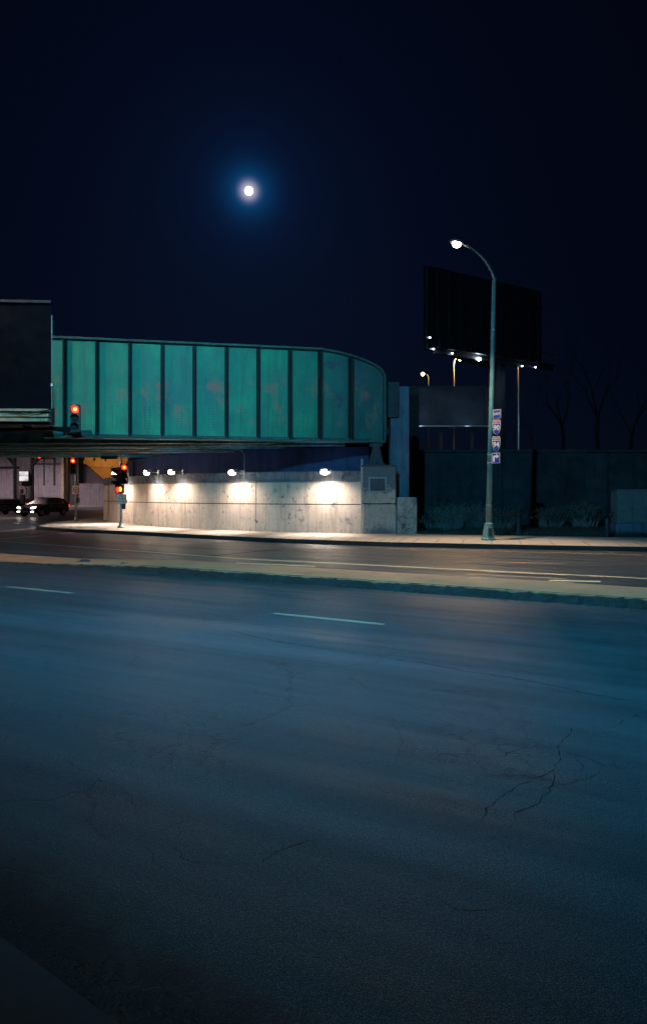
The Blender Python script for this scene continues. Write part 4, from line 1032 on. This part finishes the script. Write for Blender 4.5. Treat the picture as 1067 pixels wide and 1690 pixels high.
# ------------------------------------------------------------------ embankment, verge plants, cabinet
ew = thing('embankment_wall', (0, 0, 0), 'long dark concrete retaining wall behind the shrubs', 'wall')
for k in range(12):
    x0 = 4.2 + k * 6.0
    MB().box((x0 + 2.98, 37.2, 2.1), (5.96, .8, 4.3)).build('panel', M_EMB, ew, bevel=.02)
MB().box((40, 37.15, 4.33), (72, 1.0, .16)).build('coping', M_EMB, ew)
hg = MB().slab([(2, 37.5), (95, 37.5), (140, 160), (-20, 160), (-6, 45)], 0, 4.1).build('embankment', M_SOIL); tag(hg, kind='structure')
def shrub(loc, rad, h_, n, label, twiggy=True, name='shrub'):
    q = random.Random(int(loc[0] * 100)); m = MB(); lf = MB()
    for i in range(n):
        a = q.uniform(0, 6.28); r0 = rad * math.sqrt(q.random()) * .6; b = Vector((r0 * math.cos(a), r0 * math.sin(a) * .6, 0))
        d = Vector((math.cos(a) * q.uniform(.1, .8), math.sin(a) * q.uniform(.1, .8) * .6, 1)).normalized(); l_ = h_ * q.uniform(.5, 1.05)
        mid = b + d * l_ * .5 + Vector((q.uniform(-.06, .06), q.uniform(-.06, .06), 0)); e = mid + (d + Vector((q.uniform(-.4, .4), q.uniform(-.3, .3), 0))) * l_ * .5
        m.tube([b, mid, e], [.010, .007, .003], 3)
        for k in range(5):
            t = q.random(); p_ = mid + (e - mid) * t; e2 = p_ + Vector((q.uniform(-.2, .2), q.uniform(-.2, .2), q.uniform(.0, .22))) * h_
            m.tube([p_, e2], [.005, .002], 3)
            for j in range(5 if not twiggy else 1):
                c_ = p_ + (e2 - p_) * q.random(); u_ = Vector((q.uniform(-1, 1), q.uniform(-1, 1), q.uniform(-1, 1))).normalized() * .035; v_ = Vector((q.uniform(-1, 1), q.uniform(-1, 1), q.uniform(-1, 1))).normalized() * .03
                lf.add([c_ - u_, c_ + v_, c_ + u_, c_ - v_], [(0, 1, 2, 3)])
    o = thing(name, loc, label, 'shrub', 'shrubs along the verge')
    m.build('branches', M_TWIG, o); 
    if lf.v: lf.build('leaves', M_LEAF, o)
    return o
for k, (px, py, rd, hh, n, tw, lab) in enumerate((
    (712, 872, .7, .8, 70, False, 'small dark shrub beside the peeling block'),
    (742, 874, .9, 1.25, 120, True, 'pale twiggy shrub between the peeling block and the lamp post'),
    (775, 872, .9, 1.35, 120, True, 'pale twiggy shrub just left of the lamp post base'),
    (828, 872, .9, 1.15, 110, False, 'leafy dark shrub right of the lamp post'),
    (725, 866, 1.1, 1.5, 130, False, 'dense dark scrub behind the shrub nearest the peeling block'), (800, 864, 1.2, 1.6, 140, False, 'dense dark scrub rising behind the lamp post'), (868, 864, 1.2, 1.5, 140, False, 'dense dark scrub behind the first post with a cross bar'), (1000, 864, 1.2, 1.7, 140, False, 'tall dark scrub left of the utility cabinet'),
    (905, 870, 1.1, 1.2, 120, False, 'broad dark shrub beneath the small bare tree'),
    (965, 870, 1.0, 1.3, 110, False, 'dark shrub left of the bollard near the cabinet'))):
    shrub(G(px, py, SW - .02), rd, hh, n, lab, tw)
def bare_tree(loc, h_, seed, label, group, spread=.5, depth=5, name='bare_tree', mat_=None):
    q = random.Random(seed); tr = MB(); cr = MB()
    def grow(p, d, l_, r0, k):
        e = p; pts = [p]; rs = [r0]
        for i in range(3):
            d = (d + Vector((q.uniform(-.14, .14), q.uniform(-.14, .14), q.uniform(-.02, .10)))).normalized(); e = e + d * l_ / 3; pts.append(e); rs.append(r0 * (1 - .13 * (i + 1)))
        (tr if k == 0 else cr).tube(pts, rs, 7 if k < 2 else 4)
        if k >= depth: return
        for j in range(q.choice((2, 3)) if k else 3):
            a = q.uniform(0, 6.28); s_ = spread * q.uniform(.6, 1.3)
            nd = (d + Vector((math.cos(a) * s_, math.sin(a) * s_, q.uniform(-.05, .25)))).normalized()
            grow(pts[q.choice((2, 3, 3))], nd, l_ * q.uniform(.62, .82), rs[-1] * .68, k + 1)
    grow(Vector((0, 0, 0)), Vector((0, 0, 1)), h_ * .3, h_ * .018, 0)
    o = thing(name, loc, label, 'tree', group); tr.build('trunk', mat_ or M_BARK, o); cr.build('crown', mat_ or M_BARK, o); return o
bare_tree(G(934, 866, .13), 4.2, 5, 'small bare tree in front of the dark retaining wall', None, .7)
for k, (px, y, h_, sd, lab) in enumerate(((880, 58, 8, 31, 'thin bare tree on the embankment right of the billboard post'), (930, 50, 10, 32, 'tall bare tree on the embankment beyond the billboard'), (985, 47, 11, 33, 'tallest bare tree on the embankment'), (1040, 46, 9, 34, 'leaning bare tree on the embankment near the picture edge'), (1090, 52, 11, 35, 'bare tree on the embankment cut by the picture edge'))):
    bare_tree(Vector((fx(px, y), y, 4.1)), h_, sd, lab, 'bare trees on the embankment', .55)
# utility cabinet
cb = thing('utility_cabinet', G(1039, 879, .13), 'large dark utility cabinet on a concrete pad at the edge of the verge', 'utility cabinet', None, R(-6))
MB().box((0, .2, .20), (1.45, 1.0, .44)).build('pad', M_COLC, cb, bevel=.02)
MB().box((0, .2, 1.18), (1.30, .85, 1.50)).build('case', M_CAB, cb, bevel=.02)
for s_ in (-1, 1): 
    d_ = MB().box((s_ * .32, -.24, 1.16), (.60, .03, 1.36)).build('door', M_CAB, cb, bevel=.008); MB().box((s_ * .06, -.27, 1.15), (.025, .03, .2)).build('handle', M_GALV, d_)
MB().box((0, .2, 1.95), (1.38, .95, .05)).build('roof', M_CAB, cb, bevel=.01)
m = MB(); 
for z in (1.5, 1.6, 1.7): m.box((.655, .1 + (z - 1.5), z), (.012, .16, .06))
m.loose('sticker', M_WHITE, cb)
def bollard(loc, label, plate_=True):
    o = thing('bollard', loc, label, 'bollard', 'posts at the edge of the verge')
    MB().tube([(0, 0, 0), (0, 0, .78)], .10, 14).build('post', paint('bollard_paint', (.025, .04, .06), (.015, .02, .03), 7, .5), o)
    MB().tube([(0, 0, .74), (0, 0, .80), (0, 0, .86)], [.13, .14, .05], 14).build('cap', M_BLACK, o)
    m = MB().bar((-.30, 0, .82), (.36, -.05, .84), .09, .04).tube([(.30, 0, .84), (.40, 0, .95), (.55, .02, .98)], .03, 6)
    m.build('cross_bar', M_BLACK, o)
    return o
b1 = bollard(G(855, 881.5, .13), 'dark post with a cross bar on top, behind the lamp post')
b2 = copy_tree(b1); b2.location = G(1001, 884.5, .13); b2.rotation_euler.z = R(40); b2['label'] = 'dark post with a cross bar, left of the utility cabinet'
# litter caught on the verge
lt = MB(); q = random.Random(77)
for i in range(130):
    p_ = G(q.uniform(690, 1060), q.uniform(877, 884), .14); s_ = q.uniform(.01, .05); lt.box(p_, (s_ * 1.6, s_, s_ * .4), rz=q.uniform(0, 6))
lt = lt.build('verge_litter', paint('pale_litter', (.28, .28, .26), None, 20, .8)); tag(lt, 'scraps of pale litter at the pavement edge of the verge', 'litter', kind='stuff')
gs = MB(); 
for i in range(9000):
    px = q.uniform(690, 1100); p_ = G(px, q.uniform(866, 883.5), .13); h_ = q.uniform(.05, .22); a = q.uniform(0, 6.28); e = Vector((math.cos(a), math.sin(a), 0)) * .008
    gs.add([p_ - e, p_ + e, p_ + Vector((q.uniform(-.08, .08), q.uniform(-.08, .08), h_))], [(0, 1, 2)])
gs = gs.build('grass', M_LEAF); tag(gs, 'dark rough grass on the verge', 'grass', kind='stuff')

# ------------------------------------------------------------------ billboards and highway lamps
bb = thing('billboard', (0, 0, 0), 'large unlit black billboard high on a single thick post behind the street lamp', 'billboard')
A = Vector((fx(711, 50), 50, 0)); B = Vector((fx(893, 57.6), 57.6, 0)); bd = (B - A).normalized(); bn_ = Vector((bd.y, -bd.x, 0))
def bp(t, z, o=0.0):
    p_ = A + bd * t + bn_ * o; return Vector((p_.x, p_.y, z))
LB = (B - A).length
M_BB = paint('billboard_black', (.006, .007, .009), (.010, .012, .015), .4, .8)
MB().prism([bp(0, 13.4), bp(LB, 13.7), bp(LB, 19.9), bp(0, 19.5)], tuple(bn_ * -.3)).build('face_panel', M_BB, bb)
m = MB()
for k in range(11): 
    t = LB * (k + .5) / 11; m.bar(bp(t, 13.5, .06), bp(t, 19.55, .06), .12)
for z in (14.5, 16.5, 18.5): m.bar(bp(0, z, .1), bp(LB, z, .1), .10)
m.loose('stringer', M_BB, bb)
# second face splays away behind, its near edge catches the light
MB().prism([bp(0, 13.2, -.4), bp(0, 19.7, -.4), bp(0, 19.7, -.48), bp(0, 13.2, -.48)], tuple(-bd * .08)).build('edge_trim', M_GALV, bb)
MB().prism([bp(-.1, 13.2, -.45), bp(LB, 13.5, -4.5), bp(LB, 19.8, -4.5), bp(-.1, 19.7, -.45)], tuple(bn_ * -.3)).build('rear_panel', M_BB, bb)
cw = MB(); cw.prism([bp(-.3, 12.95, .2), bp(LB + .5, 13.2, .2), bp(LB + .5, 13.2, 1.2), bp(-.3, 12.95, 1.2)], (0, 0, .06))
cw.bar(bp(-.3, 13.9, 1.2), bp(LB + .5, 14.1, 1.2), .04)
for k in range(12): t = -.3 + (LB + .8) * k / 11; cw.bar(bp(t, 13.0, 1.2), bp(t, 14.0, 1.2), .04)
cw.build('catwalk', M_STEEL, bb)
MB().bar(bp(-.3, 12.75, .7), bp(LB + .5, 12.95, .7), .3).build('main_beam', M_STEEL, bb)
pst = W(823.5, 640, 55.5)
MB().tube([(pst.x, pst.y, 4.0), (pst.x, pst.y, 14.0)], .45, 20).build('post', M_BB, bb)
fl_lights = [(712, 576, 0), (743, 583, 0), (787, 592.5, 1), (858, 604, 0), (880, 606, 0), (706, 557, 0)]
for k, (px, py, hot) in enumerate(fl_lights):
    t = (px - 702) / 191 * LB; y = (A + bd * t + bn_ * 1.9).y; c_ = W(px, py, y)
    b = MB().box((c_.x, c_.y, c_.z), (.40, .2, .12)).build('floodlight', M_GALV, bb)
    MB().ball((c_.x + .1, c_.y - .14, c_.z - .04), .17 if hot else .07, 10, 6, (1, .8, .7)).build('lens', E_COOLHOT if hot else E_COOL, b)
    lamp('flood_beam', 'SPOT', (c_.x, c_.y - .4, c_.z - .15), 500 if hot else 90, (.55, .72, 1), bb, aim=(0, .6, -.6) if hot else (0, .5, -.8), cone=150, blend=1, size=.1)
# lower billboard behind
b2_ = thing('billboard', (0, 0, 0), 'low faint blue billboard with a lit bottom rail, behind the bridge column', 'billboard')
Y2 = 62; xa, xb = fx(655, Y2), fx(800, Y2); za = H + (HY - 703) / F * Y2; zb = H + (HY - 640) / F * Y2
MB().box(((xa + xb) / 2, Y2, (za + zb) / 2), (xb - xa, .3, zb - za)).build('face_panel', paint('billboard_blue', (.010, .026, .045), (.006, .014, .024), .35, .6), b2_)
MB().box(((xa + xb) / 2, Y2 - .5, za - .1), (xb - xa + .3, .8, .10)).build('bottom_rail', M_GALV, b2_)
m = MB(); m.box((xb + .05, Y2 - .1, (za + zb) / 2), (.3, .4, zb - za)); m.box(((xa + xb) / 2, Y2 - .1, zb + .06), (xb - xa, .4, .12)); m.build('frame', M_STEEL, b2_)
m = MB()
for x in (xa + 1.5, (xa + xb) / 2, xb - 1.2): m.box((x, Y2 + .3, (4 + za) / 2), (.3, .3, za - 4))
m.loose('post', M_STEEL, b2_)
for x in (xa + 2.2, xb - 1.8): lamp('rail_light', 'SPOT', (x, Y2 - 1.6, za - .1), 30, (.45, .7, 1), b2_, aim=(0, 1.2, 1.2), cone=120, blend=1, size=.1)
def high_lamp(pxp, py_base, pxh, pyh, y, label, rad, emit, power, colr, poleM, z0=4.0):
    hx = W(pxh, pyh, y); x = fx(pxp, y)
    o = thing('highway_lamp', (x, y, z0), label, 'highway lamp', 'lamps along the raised highway')
    MB().tube([(0, 0, 0), (0, 0, hx.z - z0 - .4), ((hx.x - x) * .35, 0, hx.z - z0 + .0), (hx.x - x, 0, hx.z - z0 + .08)], [.13, .09, .06, .05], 8).build('pole', poleM, o)
    MB().box((hx.x - x, 0, hx.z - z0 + .08), (.7, .3, .16)).build('lamp_head', M_GALV, o, bevel=.03)
    MB().ball((hx.x - x, -.05, hx.z - z0 - .04), rad, 10, 6).build('lens', emit, o)
    lamp('highway_light', 'POINT', (hx.x - x - .1, -.3, hx.z - z0 - .3), power, colr, o, size=.1)
    return o
high_lamp(748, 640, 759, 591, 70, 'orange glowing highway lamp under the big billboard', .26, E_SOD, 1500, (1, .55, .2), paint('pale_pole', (.5, .45, .35), None, 4, .5))
high_lamp(707, 640, 697, 617, 95, 'small far highway lamp above the low billboard', .25, E_SOD, 400, (1, .55, .2), M_GALV)
tp = thing('highway_pole', (fx(855, 66), 66, 4.0), 'slim pale unlit pole on the embankment right of the billboard post', 'pole')
MB().tube([(0, 0, 0), (0, 0, H + (HY - 604) / F * 66 - 4)], [.12, .08], 8).build('shaft', M_GALV, tp); MB().box((0, 0, .1), (.5, .5, .2)).build('base', M_COLC, tp)

# ------------------------------------------------------------------ moon
mc = MOON * 3000 + Vector((0, 0, H))
mn = MB().ball(tuple(mc), 3000 * 6.9 / F * MOON.y, 32, 20).build('moon', E_MOON, smooth=True); tag(mn, 'full white moon shining alone in the night sky', 'moon')
